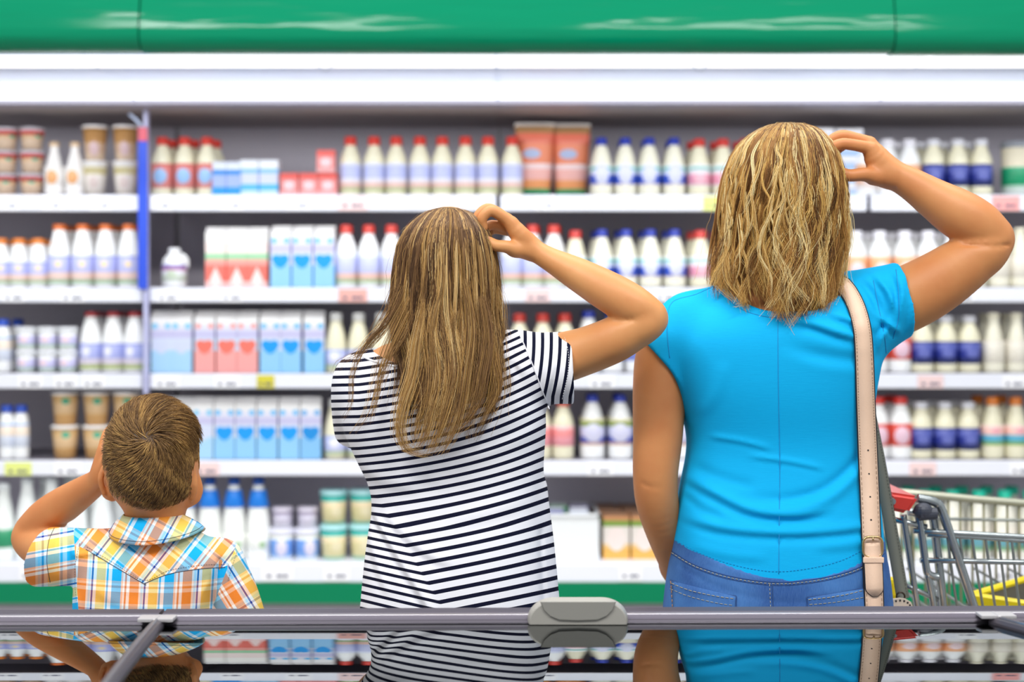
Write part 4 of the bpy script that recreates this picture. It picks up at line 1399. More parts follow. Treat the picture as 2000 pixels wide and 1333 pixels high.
def line_tube(name, surf, path, r, m, parent, off=.0006, n=7, seg=5, dflt=None, closed=False):
    pts = catmull([Vector((a, 0, b)) for a, b in path], n) if len(path) > 2 else [Vector((path[0][0], 0, path[0][1])).lerp(Vector((path[1][0], 0, path[1][1])), i / (n * 3)) for i in range(n * 3 + 1)]
    w = [surf.at(p.x, p.z, off, dflt) for p in pts]
    return tube(name, w, r, m, parent, seg, closed)


def stitches(name, surf, path, m, parent, dash=6, gap=4, r=.0004, off=.0008):
    """Dashed stitching: short thread pieces along a path in picture coordinates."""
    pts = [Vector((p.x, p.z, 0)) for p in catmull([Vector((a, 0, b)) for a, b in path], 10)]
    bm = bmesh.new()
    acc, on, cur = 0.0, True, [pts[0]]
    seg = []
    for a, b in zip(pts[:-1], pts[1:]):
        L = (b - a).length
        t = 0.0
        while t < L:
            lim = (dash if on else gap) - acc
            st = min(lim, L - t)
            t += st; acc += st
            q = a.lerp(b, t / L)
            if on: cur.append(q)
            if acc >= (dash if on else gap) - 1e-6:
                if on and len(cur) > 1: seg.append(cur)
                on = not on; acc = 0.0; cur = [q]
    for c in seg:
        w = [surf.at(c[0].x, c[0].y, off), surf.at(c[-1].x, c[-1].y, off)]
        if (w[1] - w[0]).length < .03: tube_bm(bm, w, r, 4)
    o = link_mesh(name, bm_mesh(bm), m, parent)
    o['kind'] = 'stuff'
    return o


def shell_hair(name, rows, phi, n, clumps, m, parent, ends, rad=.0007, wave=(.003, 9.0), inner=.12, seed=1, M=18, crown=None, lift=0.0, fly=40, under=.93, extra=(), tipspread=.3, tipvar=12, phs=.03, clump=.75, flare=0.0, tonepow=1.0, twist=0.0, highlight=.15):
    """Hair that falls over an egg-shaped shell.
    rows: (py, left px, right px, y centre, half depth) down the head; phi: range of angles that carry hair; ends(phi) -> py of the tips."""
    rng = np.random.default_rng(seed)
    R = np.array(rows, float)
    def shell(py, ph, f, k=1.0):
        d = np.interp(py, R[:, 0], R[:, 3])
        l = np.interp(py, R[:, 0], R[:, 1]); r = np.interp(py, R[:, 0], R[:, 2])
        b = np.interp(py, R[:, 0], R[:, 4])
        cx = ((l + r) / 2 - 1000) * d / F; a = (r - l) / 2 * d / F
        return cx + a * f * np.cos(ph), d + b * f * np.sin(ph), ZC + (HOR - py) * d / F
    # smooth the measured profile
    top = R[0, 0]
    cph = rng.uniform(phi[0], phi[1], clumps); cwp = rng.uniform(0, 6.28, clumps); cwf = rng.uniform(.7, 1.3, clumps)
    cr = rng.uniform(0, 1, clumps); cend = rng.normal(0, 1, clumps)
    which = rng.integers(0, clumps, n)
    ph0 = cph[which] + rng.normal(0, phs, n)
    lay = 1.0 - inner * rng.uniform(0, 1, n) ** 2.0
    tip = np.array([ends(p) for p in ph0]) + cend[which] * tipvar + rng.normal(0, 5, n)
    tip = np.minimum(tip, R[-1, 0] + 30)
    # roots: most at the crown, some lower on the scalp
    start = top + 1.5 + rng.uniform(0, 1, n) ** 2.2 * 60
    s = np.linspace(0, 1, M)
    # denser samples near the crown where the shell curves
    py = start[:, None] + (tip - start)[:, None] * (s ** 1.45)[None, :]
    dist = (py - top) / 100.0
    amp = wave[0] * np.clip(dist / 1.6, 0, 1.6)
    wv = amp * np.sin(wave[1] * (py - top) / 250 * cwf[which][:, None] + cwp[which][:, None] + rng.normal(0, .35, n)[:, None])
    ph = ph0[:, None] + (cph[which] - ph0)[:, None] * (clump * s[None, :] ** 1.5) + twist * dist
    x, y, z = shell(py, ph, lay[:, None])
    out = np.stack([x, y, z], -1)
    # waves move strands along the shell, with a little in depth
    tx, ty = -np.sin(ph), np.cos(ph) * .6
    out[..., 0] += wv * np.abs(tx) * np.sign(tx) + 0
    out[..., 1] += wv * ty * .5 - np.abs(wv) * .25
    fl = rng.normal(0, 1, clumps)[which][:, None] * flare * (s[None, :] ** 4)
    sp = (s[None, :] ** 3) * rng.normal(0, tipspread * .012, n)[:, None] + fl
    out[..., 0] += sp
    rd = rad * (1.0 - .75 * s[None, :] ** 2) * rng.uniform(.6, 1.25, n)[:, None]
    rn = np.clip(cr[which] ** tonepow * .85 + rng.normal(.10, .10, n) + highlight, 0, 1)
    P_, R_, N_, T_ = [out], [rd], [rn], [np.zeros(n)]
    # stray hairs
    if fly:
        k = rng.integers(0, n, fly)
        o2 = out[k].copy()
        o2 += (s[None, :, None] ** 1.5) * rng.normal(0, .011, (fly, 1, 3)) + rng.normal(0, .0012, o2.shape)
        o2[..., 0] = (o2[..., 0] - o2[..., 0].mean()) * 1.02 + o2[..., 0].mean()
        P_.append(o2); R_.append(np.full((fly, M), .00022)); N_.append(rng.uniform(.5, 1, fly)); T_.append(np.zeros(fly))
    # extra locks along measured paths: (path [(px, py, d)], count, spread, tone)
    for path, cnt, spread, tone in extra:
        g = catmull([P(*p) for p in path], 8)
        g = np.array([tuple(v) for v in g])
        off = rng.normal(0, 1, (cnt, 1, 3)) * np.array((1, .35, .5)) * spread
        env = (.35 + .65 * np.sin(np.pi * np.clip(s * .9 + .1, 0, 1)) )[None, :, None]
        cut = 1.0 - .42 * rng.uniform(0, 1, cnt) ** 1.6
        tq = s[None, :] * cut[:, None]
        base_ = np.stack([np.interp(tq.ravel() * (len(g) - 1), np.arange(len(g)), g[:, i]).reshape(cnt, M) for i in range(3)], -1)
        q = base_ + off * env + (s[None, :, None] ** 3) * rng.normal(0, spread * .8, (cnt, 1, 3)) * np.array((1, .2, .6))
        q += np.sin(s[None, :, None] * 9 + rng.uniform(0, 6, (cnt, 1, 1))) * spread * .18
        P_.append(q); R_.append(rad * (1 - .8 * s[None, :] ** 2) * (1 - .85 * np.exp(-s[None, :] / rng.uniform(.04, .38, (cnt, 1)))) * rng.uniform(.5, 1.0, cnt)[:, None]); N_.append(np.clip(tone + rng.normal(0, .18, cnt), 0, 1)); T_.append(np.full(cnt, .5))
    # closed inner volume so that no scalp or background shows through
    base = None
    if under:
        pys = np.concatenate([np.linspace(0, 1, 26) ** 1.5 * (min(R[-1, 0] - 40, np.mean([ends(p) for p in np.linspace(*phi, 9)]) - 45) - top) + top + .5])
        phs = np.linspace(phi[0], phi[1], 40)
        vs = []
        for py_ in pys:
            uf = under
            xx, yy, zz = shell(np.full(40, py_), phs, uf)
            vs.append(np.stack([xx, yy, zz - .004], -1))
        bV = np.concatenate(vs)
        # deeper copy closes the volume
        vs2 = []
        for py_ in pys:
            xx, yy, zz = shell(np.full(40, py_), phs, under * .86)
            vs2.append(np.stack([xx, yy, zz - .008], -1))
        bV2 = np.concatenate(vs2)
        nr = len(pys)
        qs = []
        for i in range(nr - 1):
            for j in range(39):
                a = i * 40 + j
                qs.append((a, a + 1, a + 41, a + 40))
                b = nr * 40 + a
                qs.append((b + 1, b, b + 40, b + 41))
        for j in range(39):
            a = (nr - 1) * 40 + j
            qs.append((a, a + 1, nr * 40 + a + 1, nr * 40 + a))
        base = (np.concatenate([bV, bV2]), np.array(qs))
    me = tubes_mesh(name, np.concatenate(P_), np.concatenate(R_), np.concatenate(N_), 3, base, np.concatenate(T_))
    return link_mesh(name, me, m, parent)


def face(f, c, s, fwd=1.0):
    """Brow, nose, lips, chin and eye sockets on the far side of a head centred at c with scale s."""
    x, y, z = c
    f.limb([(x, y + .088 * s, z - .010 * s), (x, y + .108 * s, z - .040 * s)], [.008 * s, .012 * s], .012 * s, 2)
    f.ell((x, y + .098 * s, z - .046 * s), (.017 * s, .012 * s, .009 * s), .008 * s)
    f.ell((x, y + .088 * s, z + .022 * s), (.055 * s, .014 * s, .012 * s), .02 * s)
    f.ell((x, y + .091 * s, z - .070 * s), (.024 * s, .012 * s, .005 * s), .006 * s)
    f.ell((x, y + .089 * s, z - .080 * s), (.020 * s, .012 * s, .006 * s), .006 * s)
    f.ell((x, y + .080 * s, z - .105 * s), (.022 * s, .018 * s, .016 * s), .02 * s)
    for q in (-1, 1):
        f.ell((x + q * .031 * s, y + .079 * s, z - .004 * s), (.0125 * s, .0125 * s, .0125 * s), .004 * s)


def fingers(f, spec, k=.0035):
    for pts, rad in spec: f.limb(pts, rad, k, 4)
# ---------------------------------------------------------------- the woman
DW = 2.33
def w(px, py, d=DW): return tuple(P(px, py, d))
def wz(py): return PZ(py, DW)
def wx(px): return PX(px, DW)
woman = empty('person', (PX(1520, DW), DW, 0), 'person with wavy blonde hair in a bright blue T-shirt and jeans, scratching the head', 'person')
WL = woman.location


def adopt(o, root):
    o.parent = root
    o.matrix_parent_inverse = Matrix.Translation(-Vector(root.location))
    return o


SKIN_W = skin_mat('skin_woman', '#cc8a55', '#c27a48')
torso = [(560, 1440, 1625, 2.33, .060), (585, 1395, 1665, 2.325, .080), (610, 1342, 1705, 2.325, .092), (650, 1314, 1722, 2.325, .104), (700, 1306, 1720, 2.33, .110), (757, 1313, 1709, 2.335, .112),
         (804, 1331, 1705, 2.34, .110), (845, 1345, 1702, 2.345, .106), (890, 1345, 1704, 2.345, .104), (946, 1330, 1712, 2.34, .108), (1000, 1322, 1718, 2.335, .116), (1060, 1315, 1723, 2.335, .124), (1140, 1309, 1732, 2.335, .130)]
TR = [(wz(a), wx(b), wx(c), d, e) for a, b, c, d, e in torso]
bx = axis(wx(1215), wx(2000), .0042, [(wx(1600), wx(1740), .0021)])
by = axis(2.12, 2.62, .0045, [(2.26, 2.345, .0026)])
bz = axis(-.01, ZC + .32, .0110, [(wz(1130), ZC + .31, .0042), (wz(385), wz(250), .0021)])
f = Field(bx, by, bz)
f.loft(TR, .02, .009)
hip = [(1100, 1318, 1722, 2.335, .115), (1250, 1300, 1745, 2.33, .125), (1330, 1310, 1735, 2.33, .120)]
f.loft([(wz(a), wx(b), wx(c), d, e) for a, b, c, d, e in hip], .02, .012)
for s in (-1, 1):
    cx = wx(1520) + s * .088
    f.limb([(cx, 2.33, .78), (cx - s * .01, 2.33, .48), (cx - s * .02, 2.35, .10)], [.082, .055, .038], .03)
    f.limb([(cx - s * .02, 2.335, .05), (cx - s * .01, 2.50, .035)], [.036, .028], .02)
# head, face, neck
hc = w(1524, 372)
f.ell(hc, (.073, .094, .094), .01)
f.ell((hc[0], hc[1] + .028, hc[2] - .065), (.056, .064, .066), .03)
face(f, (hc[0], hc[1] + .005, hc[2] - .022), 1.0)
for s in (-1, 1): f.ell((hc[0] + s * .074, hc[1] + .005, hc[2] - .03), (.010, .018, .030), .006)
f.limb([w(1524, 470, 2.335), w(1522, 545, 2.332), w(1521, 610, 2.325)], [.052, .052, .064], .025)
f.limb([w(1521, 575), w(1420, 605), w(1330, 632)], [.046, .040, .038], .03)
f.limb([w(1525, 575), w(1620, 590), w(1700, 612)], [.046, .044, .046], .03)
# arm that hangs, hand tucked in front of the hip
f.limb([w(1325, 640), w(1296, 690), w(1288, 760, 2.325), w(1285, 850, 2.32), w(1280, 930, 2.315), w(1284, 985, 2.325), w(1298, 1050, 2.355), w(1316, 1110, 2.40)], [.040, .044, .0435, .0405, .0365, .0345, .0275, .021], .014)
f.limb([w(1316, 1108, 2.40), w(1338, 1150, 2.43)], [.022, .026], .012, 2, flat=(1, 1.5, 1))
for i, (a, b, c2) in enumerate((((1330, 1165, 2.455), (1345, 1190, 2.47), (1362, 1204, 2.475)), ((1337, 1168, 2.45), (1352, 1198, 2.462), (1372, 1212, 2.468)), ((1343, 1170, 2.438), (1358, 1200, 2.448), (1378, 1212, 2.455)), ((1348, 1168, 2.425), (1364, 1192, 2.435), (1380, 1202, 2.44)))):
    f.limb([w(1338, 1150, 2.43), w(*a), w(*b), w(*c2)], [.010, .0085, .008, .007], .003, 3)
f.limb([w(1328, 1130, 2.43), w(1350, 1150, 2.46), w(1368, 1168, 2.472)], [.011, .0095, .008], .005, 3)
# raised arm
f.limb([w(1690, 622), w(1745, 596, 2.32), w(1810, 564, 2.31), w(1875, 522, 2.30), w(1920, 487, 2.295)], [.050, .0535, .0515, .0455, .0385], .012)
f.limb([w(1920, 492, 2.295), w(1942, 470, 2.293)], [.036, .0315], .012, 2)
f.limb([w(1938, 462, 2.293), w(1905, 438, 2.293), w(1870, 417, 2.295), w(1825, 389, 2.30), w(1780, 360, 2.305), w(1748, 343, 2.308), w(1728, 334, 2.31)], [.0335, .0400, .0395, .0325, .0262, .0235, .0235], .0035, 6)
# hand
f.limb([w(1738, 340, 2.308), w(1715, 318, 2.302), w(1700, 293, 2.296)], [.0205, .0195, .0125], .008, 3)
f.limb([w(1738, 336, 2.314), w(1716, 308, 2.316), w(1699, 283, 2.318)], [.0200, .0180, .0120], .008, 3)
f.limb([w(1736, 336, 2.322), w(1712, 300, 2.336), w(1697, 282, 2.340)], [.018, .015, .0105], .008, 3)
f.limb([w(1734, 344, 2.304), w(1706, 344, 2.296)], [.0185, .0150], .010, 3)
fingers(f, [
    ([w(1701, 290, 2.296), w(1672, 284, 2.288), w(1645, 281, 2.285), w(1624, 288, 2.285), w(1606, 298, 2.288)], [.0108, .0096, .0094, .0084, .0070]),
    ([w(1698, 279, 2.318), w(1672, 271, 2.314), w(1645, 265, 2.312), w(1624, 273, 2.312), w(1606, 288, 2.314)], [.0108, .0098, .0094, .0084, .0070]),
    ([w(1698, 281, 2.338), w(1670, 272, 2.338), w(1648, 269, 2.338), w(1628, 280, 2.336), w(1612, 296, 2.335)], [.0100, .0092, .0088, .0080, .0066]),
    ([w(1700, 288, 2.352), w(1676, 282, 2.356), w(1656, 281, 2.356), w(1640, 291, 2.354), w(1628, 303, 2.352)], [.0090, .0080, .0076, .0070, .0060]),
    ([w(1712, 345, 2.296), w(1686, 341, 2.286), w(1660, 343, 2.284), w(1642, 338, 2.286), w(1628, 330, 2.290)], [.0140, .0112, .0100, .0098, .0074])])
f.fold([(wx(1850), wz(480)), (wx(1880), wz(484)), (wx(1920), wz(485)), (wx(1950), wz(480))], -.0042, 3.2 * DW / F, 2.33, 0, .12)
f.fold([(wx(1245), wz(936)), (wx(1265), wz(945)), (wx(1290), wz(946))], -.0022, 2.6 * DW / F, 2.36, 0, .3)
me, V, Q = f.mesh('woman_body')
adopt(link_mesh('body', me, SKIN_W), woman)
del f

# T-shirt
TEAL = mat('shirt_blue', '#08b0ea', .8, spec=.2)
q = NT(TEAL)
x, y, z, v = q.coord('Object')
mp = q.n('ShaderNodeMapping'); mp.inputs['Scale'].default_value = (60, 60, 700); q.link(v, mp.inputs[0])
nz = q.noise(mp.outputs[0], 1.0, 2)
q.base(q.mix(q.math('MULTIPLY', nz, .5), hexc('#06b2ec'), hexc('#059ede')))
q.bump(nz, .18, .0008)
f = Field(axis(wx(1225), wx(1800), .0032), axis(2.15, 2.50, .0034), axis(wz(1150), wz(490), .0032))
f.loft([(wz(a), wx(b), wx(c), d, e) for a, b, c, d, e in torso], .02, 0)
f.limb([w(1500, 590), w(1420, 612), w(1345, 632)], [.052, .050, .047], .03)
f.limb([w(1540, 590), w(1620, 600), w(1690, 610)], [.052, .054, .062], .03)
# short sleeve on the hanging arm
n1 = Vector((-.87, 0, -.49))
f.limb([w(1350, 635), w(1308, 672), w(1290, 730)], [.050, .052, .053], .02, clip=[(w(1282, 697), (-.75, 0, -.66))])
# sleeve on the raised arm
f.limb([w(1670, 620), w(1720, 600, 2.322), w(1790, 575, 2.312)], [.066, .0625, .0605], .03, clip=[(w(1764, 590, 2.315), (.97, 0, .20))])
# neckline scoop: an egg-shaped opening around the neck
sl, X, Y, Z = f.win((wx(1360), 2.1, wz(640)), (wx(1690), 2.5, wz(500)))
cx = wx(1522)
edge = wz(609) + np.abs((X - cx) / (wx(1640) - cx)) ** 3 * (wz(553) - wz(609))
f.a[sl] = np.maximum(f.a[sl], np.minimum(Z - edge, .75 * ((wx(1642) - wx(1402)) / 2 - np.abs(X - (wx(1642) + wx(1402)) / 2))) * .8)
# hem
sl, X, Y, Z = f.win((wx(1250), 2.1, wz(1160)), (wx(1780), 2.5, wz(1020)))
hem = wz(1127) + ((X - wx(1521)) / wx(1205 + 1000 - 1000) * 0) + (np.abs(X - wx(1521)) / (wx(1721) - wx(1521))) ** 1.9 * (wz(1062) - wz(1127))
f.a[sl] = np.maximum(f.a[sl], (hem - Z) * .9)
def wf(pts, amp, wd, asym=.5, end=.25): f.fold([(wx(a), wz(b)) for a, b in pts], amp, wd * DW / F, 2.33, asym, end)
wf([(1500, 617), (1560, 630), (1620, 650), (1690, 664)], .0085, 11, .7, .4)
wf([(1585, 608), (1640, 626), (1690, 644)], .0070, 9, .7, .4)
wf([(1500, 668), (1570, 690), (1640, 699), (1700, 694)], -.0060, 15, .2, .4)
wf([(1372, 846), (1430, 853), (1490, 868)], .003, 6, .4)
wf([(1440, 880), (1520, 890), (1590, 905)], .003, 6, .4)
wf([(1712, 800), (1690, 868), (1650, 915), (1590, 956), (1520, 974), (1430, 972)], .0062, 13, 1.0, .3)
wf([(1330, 925), (1380, 950), (1450, 980), (1530, 987), (1600, 975)], .0058, 11, 1.0, .25)
wf([(1322, 1000), (1400, 1014), (1500, 1019), (1600, 1016), (1712, 1008)], .0048, 11, .9, .2)
wf([(1345, 905), (1400, 925), (1460, 940)], -.003, 11, 0)
wf([(1330, 960), (1360, 985), (1400, 996)], -.003, 9, 0)
wf([(1560, 1045), (1640, 1042), (1715, 1030)], .0025, 12, .5)
wf([(1330, 1050), (1400, 1062), (1480, 1066)], .002, 12, .5)
wf([(1352, 810), (1385, 760), (1400, 700)], .002, 14, .3)
wf([(1668, 545), (1690, 580), (1706, 625)], -.008, 7, -.7, .4)
wf([(1730, 530), (1736, 570), (1732, 625)], .006, 7, .8, .4)
wf([(1690, 612), (1716, 636), (1742, 650)], .006, 7, .8, .4)
wf([(1690, 535), (1712, 575), (1722, 615)], .0075, 7, .8, .4)
wf([(1720, 640), (1700, 655), (1692, 690)], .006, 8, .6, .4)
wf([(1722, 600), (1706, 628), (1698, 660)], -.003, 6, .0, .4)
wf([(1748, 545), (1752, 600), (1745, 655)], -.0025, 5, 0, .3)
me, V, Q = f.mesh('woman_shirt')
so = adopt(link_mesh('t_shirt', me, TEAL), woman)
so['label'] = 'bright blue T-shirt'
WS = Surf(V, Q)
del f
SEAM = mat('shirt_seam', '#0d8fcc', .8)
def on_w(o): return adopt(o, woman)
def child(o, par):
    o.parent = par
    return o
child(line_tube('back_seam', WS, [(1519, 618), (1520, 750), (1523, 900), (1522, 1010), (1521, 1122)], .0007, SEAM, None, .0001), so)
child(line_tube('neck_seam', WS, [(1406, 567), (1440, 600), (1482, 616), (1525, 621), (1590, 612), (1643, 574)], .0008, SEAM, None, .0001), so)
child(line_tube('shoulder_seam', WS, [(1402, 556), (1360, 575), (1312, 592), (1303, 640), (1308, 700)], .0007, SEAM, None, .0001), so)
child(line_tube('sleeve_seam', WS, [(1706, 548), (1716, 600), (1727, 655), (1731, 690)], .0007, SEAM, None, .0001), so)
child(line_tube('cuff_seam', WS, [(1750, 527), (1755, 570), (1755, 620), (1744, 662)], .0008, SEAM, None, .0001), so)
child(stitches('hem_stitch', WS, [(1322, 1058), (1380, 1086), (1450, 1108), (1521, 1117), (1600, 1107), (1660, 1088), (1716, 1052)], SEAM, None, 4, 3), so)

# jeans
JEAN = mat('denim', '#3f6fb0', .8, spec=.2)
q = NT(JEAN)
x, y, z, v = q.coord('Object')
mp = q.n('ShaderNodeMapping'); mp.inputs['Scale'].default_value = (900, 900, 90); q.link(v, mp.inputs[0])
weave = q.noise(mp.outputs[0], 1.0, 2)
fade = q.noise(v, 9, 3)
col = q.mix(q.ramp(fade, [(.38, (0, 0, 0)), (.70, (1, 1, 1))], 'LINEAR'), hexc('#1b4688'), hexc('#467fc0'))
col = q.mix(q.math('MULTIPLY', weave, .4), col, hexc('#6f98d0'))
q.base(col)
q.bump(weave, .3, .0008)
f = Field(axis(wx(1270), wx(1770), .0045), axis(2.15, 2.62, .0048), axis(.02, wz(1030), .012, [(wz(1230), wz(1030), .0040)]))
jr = [(1048, 1318, 1722, 2.335, .121), (1085, 1312, 1728, 2.335, .127), (1120, 1305, 1734, 2.335, .131), (1190, 1296, 1741, 2.335, .136), (1260, 1294, 1744, 2.335, .136), (1330, 1305, 1735, 2.335, .128)]
f.loft([(wz(a), wx(b), wx(c), d, e) for a, b, c, d, e in jr], .02)
for s in (-1, 1):
    cx = wx(1520) + s * .088
    f.limb([(cx, 2.33, .80), (cx - s * .01, 2.33, .48), (cx - s * .02, 2.35, .06)], [.094, .066, .054], .03)
# waistband dips at the back like the shirt hem
sl, X, Y, Z = f.win((wx(1250), 2.1, wz(1160)), (wx(1790), 2.6, wz(1000)))
f.a[sl] = np.maximum(f.a[sl], (Z - (wz(1104) + (np.abs(X - wx(1521)) / (wx(1721) - wx(1521))) ** 1.9 * (wz(1040) - wz(1104)))) * .9)
f.fold([(wx(1515), wz(1050)), (wx(1517), wz(1180)), (wx(1520), wz(1280))], -.0015, 7 * DW / F, 2.33, 0, .1)
f.fold([(wx(1310), wz(1090)), (wx(1400), wz(1128)), (wx(1520), wz(1146)), (wx(1640), wz(1130)), (wx(1730), wz(1085))], -.0016, 3.5 * DW / F, 2.33, 0, .05)
me, V, Q = f.mesh('woman_jeans')
jo = adopt(link_mesh('jeans', me, JEAN), woman)
WJ = Surf(V, Q)
del f
THR = mat('thread_pale', '#b9b39c', .7)
THD = mat('denim_seam', '#274a82', .8)
wb = [(1312, 1080), (1360, 1108), (1430, 1130), (1520, 1141), (1610, 1132), (1680, 1111), (1728, 1078)]
child(stitches('waistband_stitch', WJ, wb, THR, None, 5, 3, .0006), jo)
child(line_tube('waistband_seam', WJ, [(a, b - 3) for a, b in wb], .0011, THD, None, -.0002), jo)
child(line_tube('rear_seam', WJ, [(1508, 1140), (1509, 1165), (1511, 1215)], .0010, THD, None, .0), jo)
child(stitches('rear_stitch', WJ, [(1503, 1142), (1504, 1165), (1506, 1215)], THR, None, 5, 3, .0005), jo)


def patch_mesh(name, surf, quad, nu, nv, off, m, th=.0016):
    """Flat cloth patch laid over a garment; quad = four picture corners."""
    vs, fs = [], []
    for j in range(nv + 1):
        for i in range(nu + 1):
            u, v = i / nu, j / nv
            a = Vector((*quad[0], 0)).lerp(Vector((*quad[1], 0)), u)
            b = Vector((*quad[3], 0)).lerp(Vector((*quad[2], 0)), u)
            p = a.lerp(b, v)
            vs.append(surf.at(p.x, p.y, off))
    for j in range(nv):
        for i in range(nu):
            a = j * (nu + 1) + i
            fs.append((a, a + nu + 1, a + nu + 2, a + 1))
    me = bpy.data.meshes.new(name); me.from_pydata([tuple(v) for v in vs], [], fs)
    me.polygons.foreach_set('use_smooth', [True] * len(fs))
    o = link_mesh(name, me, m)
    sm = o.modifiers.new('s', 'SOLIDIFY'); sm.thickness = th; sm.offset = 0
    return o


pk = child(patch_mesh('back_pocket', WJ, ((1312, 1135), (1437, 1166), (1434, 1235), (1316, 1235)), 14, 8, .0016, JEAN), jo)
child(stitches('pocket_stitch', WJ, [(1314, 1140), (1350, 1154), (1400, 1165), (1436, 1170)], THR, None, 6, 3, .0006, .0030), jo)
child(stitches('pocket_stitch', WJ, [(1312, 1151), (1350, 1166), (1400, 1178), (1434, 1183)], THR, None, 6, 3, .0005, .0030), jo)
child(stitches('pocket_stitch', WJ, [(1313, 1136), (1315, 1160), (1318, 1220)], mat('thread_orange', '#c08a4a', .7), None, 6, 3, .0006, .0030), jo)
pk = child(patch_mesh('back_pocket', WJ, ((1577, 1168), (1716, 1145), (1716, 1235), (1580, 1235)), 14, 8, .0016, JEAN), jo)
child(stitches('pocket_stitch', WJ, [(1578, 1171), (1630, 1165), (1690, 1153), (1716, 1148)], THR, None, 6, 3, .0006, .0030), jo)
child(stitches('pocket_stitch', WJ, [(1580, 1182), (1630, 1177), (1690, 1166), (1714, 1160)], THR, None, 6, 3, .0005, .0030), jo)
for path in ([(1311, 1134), (1350, 1148), (1400, 1160), (1438, 1165)], [(1311, 1134), (1313, 1160), (1316, 1225)], [(1438, 1165), (1437, 1190), (1435, 1225)], [(1576, 1167), (1630, 1160), (1690, 1148), (1717, 1143)], [(1576, 1167), (1578, 1195), (1580, 1225)]):
    child(line_tube('pocket_edge', WJ, path, .0010, THD, None, .0014), jo)
child(line_tube('waistband_edge', WJ, [(a, b + 3) for a, b in wb], .0008, THD, None, .0), jo)
# shoes
for s in (-1, 1):
    cx = wx(1520) + s * .078
    f = Field(axis(cx - .07, cx + .07, .007), axis(2.25, 2.60, .007), axis(-.005, .14, .007))
    f.limb([(cx, 2.335, .055), (cx, 2.44, .045), (cx + s * .006, 2.52, .038)], [.045, .044, .036], .02)
    f.a = np.maximum(f.a, .002 - f.zs[None, None, :])
    me, V, Q = f.mesh('shoe'); adopt(link_mesh('shoe', me, mat('shoe_white', '#d8d4ce', .6)), woman)

# hair
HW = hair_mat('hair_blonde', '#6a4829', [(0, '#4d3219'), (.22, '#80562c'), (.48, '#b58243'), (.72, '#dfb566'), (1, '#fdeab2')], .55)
rows = [(240, 1531, 1541, 2.335, .005), (245, 1502, 1570, 2.332, .034), (252, 1482, 1592, 2.332, .058), (264, 1461, 1609, 2.332, .080), (282, 1441, 1624, 2.332, .098), (305, 1426, 1636, 2.333, .109), (340, 1413, 1646, 2.333, .117), (380, 1405, 1652, 2.333, .119), (430, 1400, 1652, 2.333, .116),
        (480, 1398, 1646, 2.330, .110), (530, 1398, 1634, 2.322, .104), (570, 1404, 1626, 2.315, .100), (610, 1416, 1616, 2.310, .098), (650, 1424, 1606, 2.308, .096)]
def ends_w(p):
    c = math.cos(p)
    return 592 - 34 * max(0, -c) ** 1.2 - 14 * max(0, c) ** 1.5
ext = []
for path in (([(1408, 470, 2.30), (1400, 520, 2.29), (1408, 560, 2.27), (1434, 592, 2.24)]), ([(1420, 500, 2.26), (1428, 550, 2.25), (1455, 590, 2.235), (1437, 598, 2.225)]), ([(1640, 470, 2.30), (1630, 540, 2.28), (1650, 562, 2.27)]), ([(1620, 500, 2.26), (1600, 570, 2.245), (1630, 590, 2.24)])):
    ext.append((path, 45, .005, .62))
# loose locks lying over the surface
rr = np.random.default_rng(5)
for i in range(85):
    a = rr.uniform(-2.75, -.4)
    p0 = rr.uniform(262, 420); L = rr.uniform(110, 240)
    pts = []
    for t in np.linspace(0, 1, 6):
        py = p0 + L * t
        cx_ = np.interp(py, [r[0] for r in rows], [(r[1] + r[2]) / 2 for r in rows]); hw = np.interp(py, [r[0] for r in rows], [(r[2] - r[1]) / 2 for r in rows])
        dd = np.interp(py, [r[0] for r in rows], [r[3] for r in rows]); bb = np.interp(py, [r[0] for r in rows], [r[4] for r in rows])
        aa = a + .11 * math.sin(t * rr.uniform(5, 8) + i) * (.4 + t)
        pts.append((cx_ + hw * 1.015 * math.cos(aa), min(py, 604), dd + bb * 1.03 * math.sin(aa)))
    ext.append((pts, 9, .0012, rr.uniform(.55, 1.0)))
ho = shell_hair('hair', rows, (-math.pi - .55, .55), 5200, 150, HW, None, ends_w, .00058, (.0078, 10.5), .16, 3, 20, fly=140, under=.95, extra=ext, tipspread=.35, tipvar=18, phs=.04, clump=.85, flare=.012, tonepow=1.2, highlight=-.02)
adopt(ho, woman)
# ---------------------------------------------------------------- the girl
DG = 2.25
def g(px, py, d=DG): return tuple(P(px, py, d))
def gz(py): return PZ(py, DG)
def gx(px): return PX(px, DG)
girl = empty('person', (PX(870, DG), DG, 0), 'person with long light brown hair in a navy and white striped T-shirt', 'person')
SKIN_G = skin_mat('skin_girl', '#d99a62', '#cd8852')
torso = [(690, 760, 960, 2.25, .050), (715, 705, 1012, 2.245, .068), (740, 672, 1046, 2.245, .080), (780, 662, 1064, 2.245, .088), (830, 667, 1068, 2.25, .092), (870, 682, 1064, 2.255, .092), (900, 697, 1062, 2.255, .091), (930, 712, 1061, 2.255, .089), (955, 726, 1061, 2.255, .088),
         (985, 729, 1061, 2.253, .089), (1010, 725, 1062, 2.252, .091), (1060, 716, 1066, 2.25, .096), (1120, 710, 1071, 2.25, .101), (1185, 704, 1077, 2.25, .104), (1240, 700, 1082, 2.25, .106)]
bx = axis(gx(640), gx(1320), .0042, [(gx(925), gx(1040), .0020)])
by = axis(2.10, 2.52, .0045, [(2.19, 2.275, .0025)])
bz = axis(-.01, gz(385), .0110, [(gz(1000), gz(380), .0042), (gz(500), gz(395), .0020)])
f = Field(bx, by, bz)
f.loft([(gz(a), gx(b), gx(c), d, e) for a, b, c, d, e in torso], .02, .010)
hip = [(1180, 722, 1050, 2.25, .090), (1300, 715, 1055, 2.25, .095), (1380, 730, 1045, 2.25, .09)]
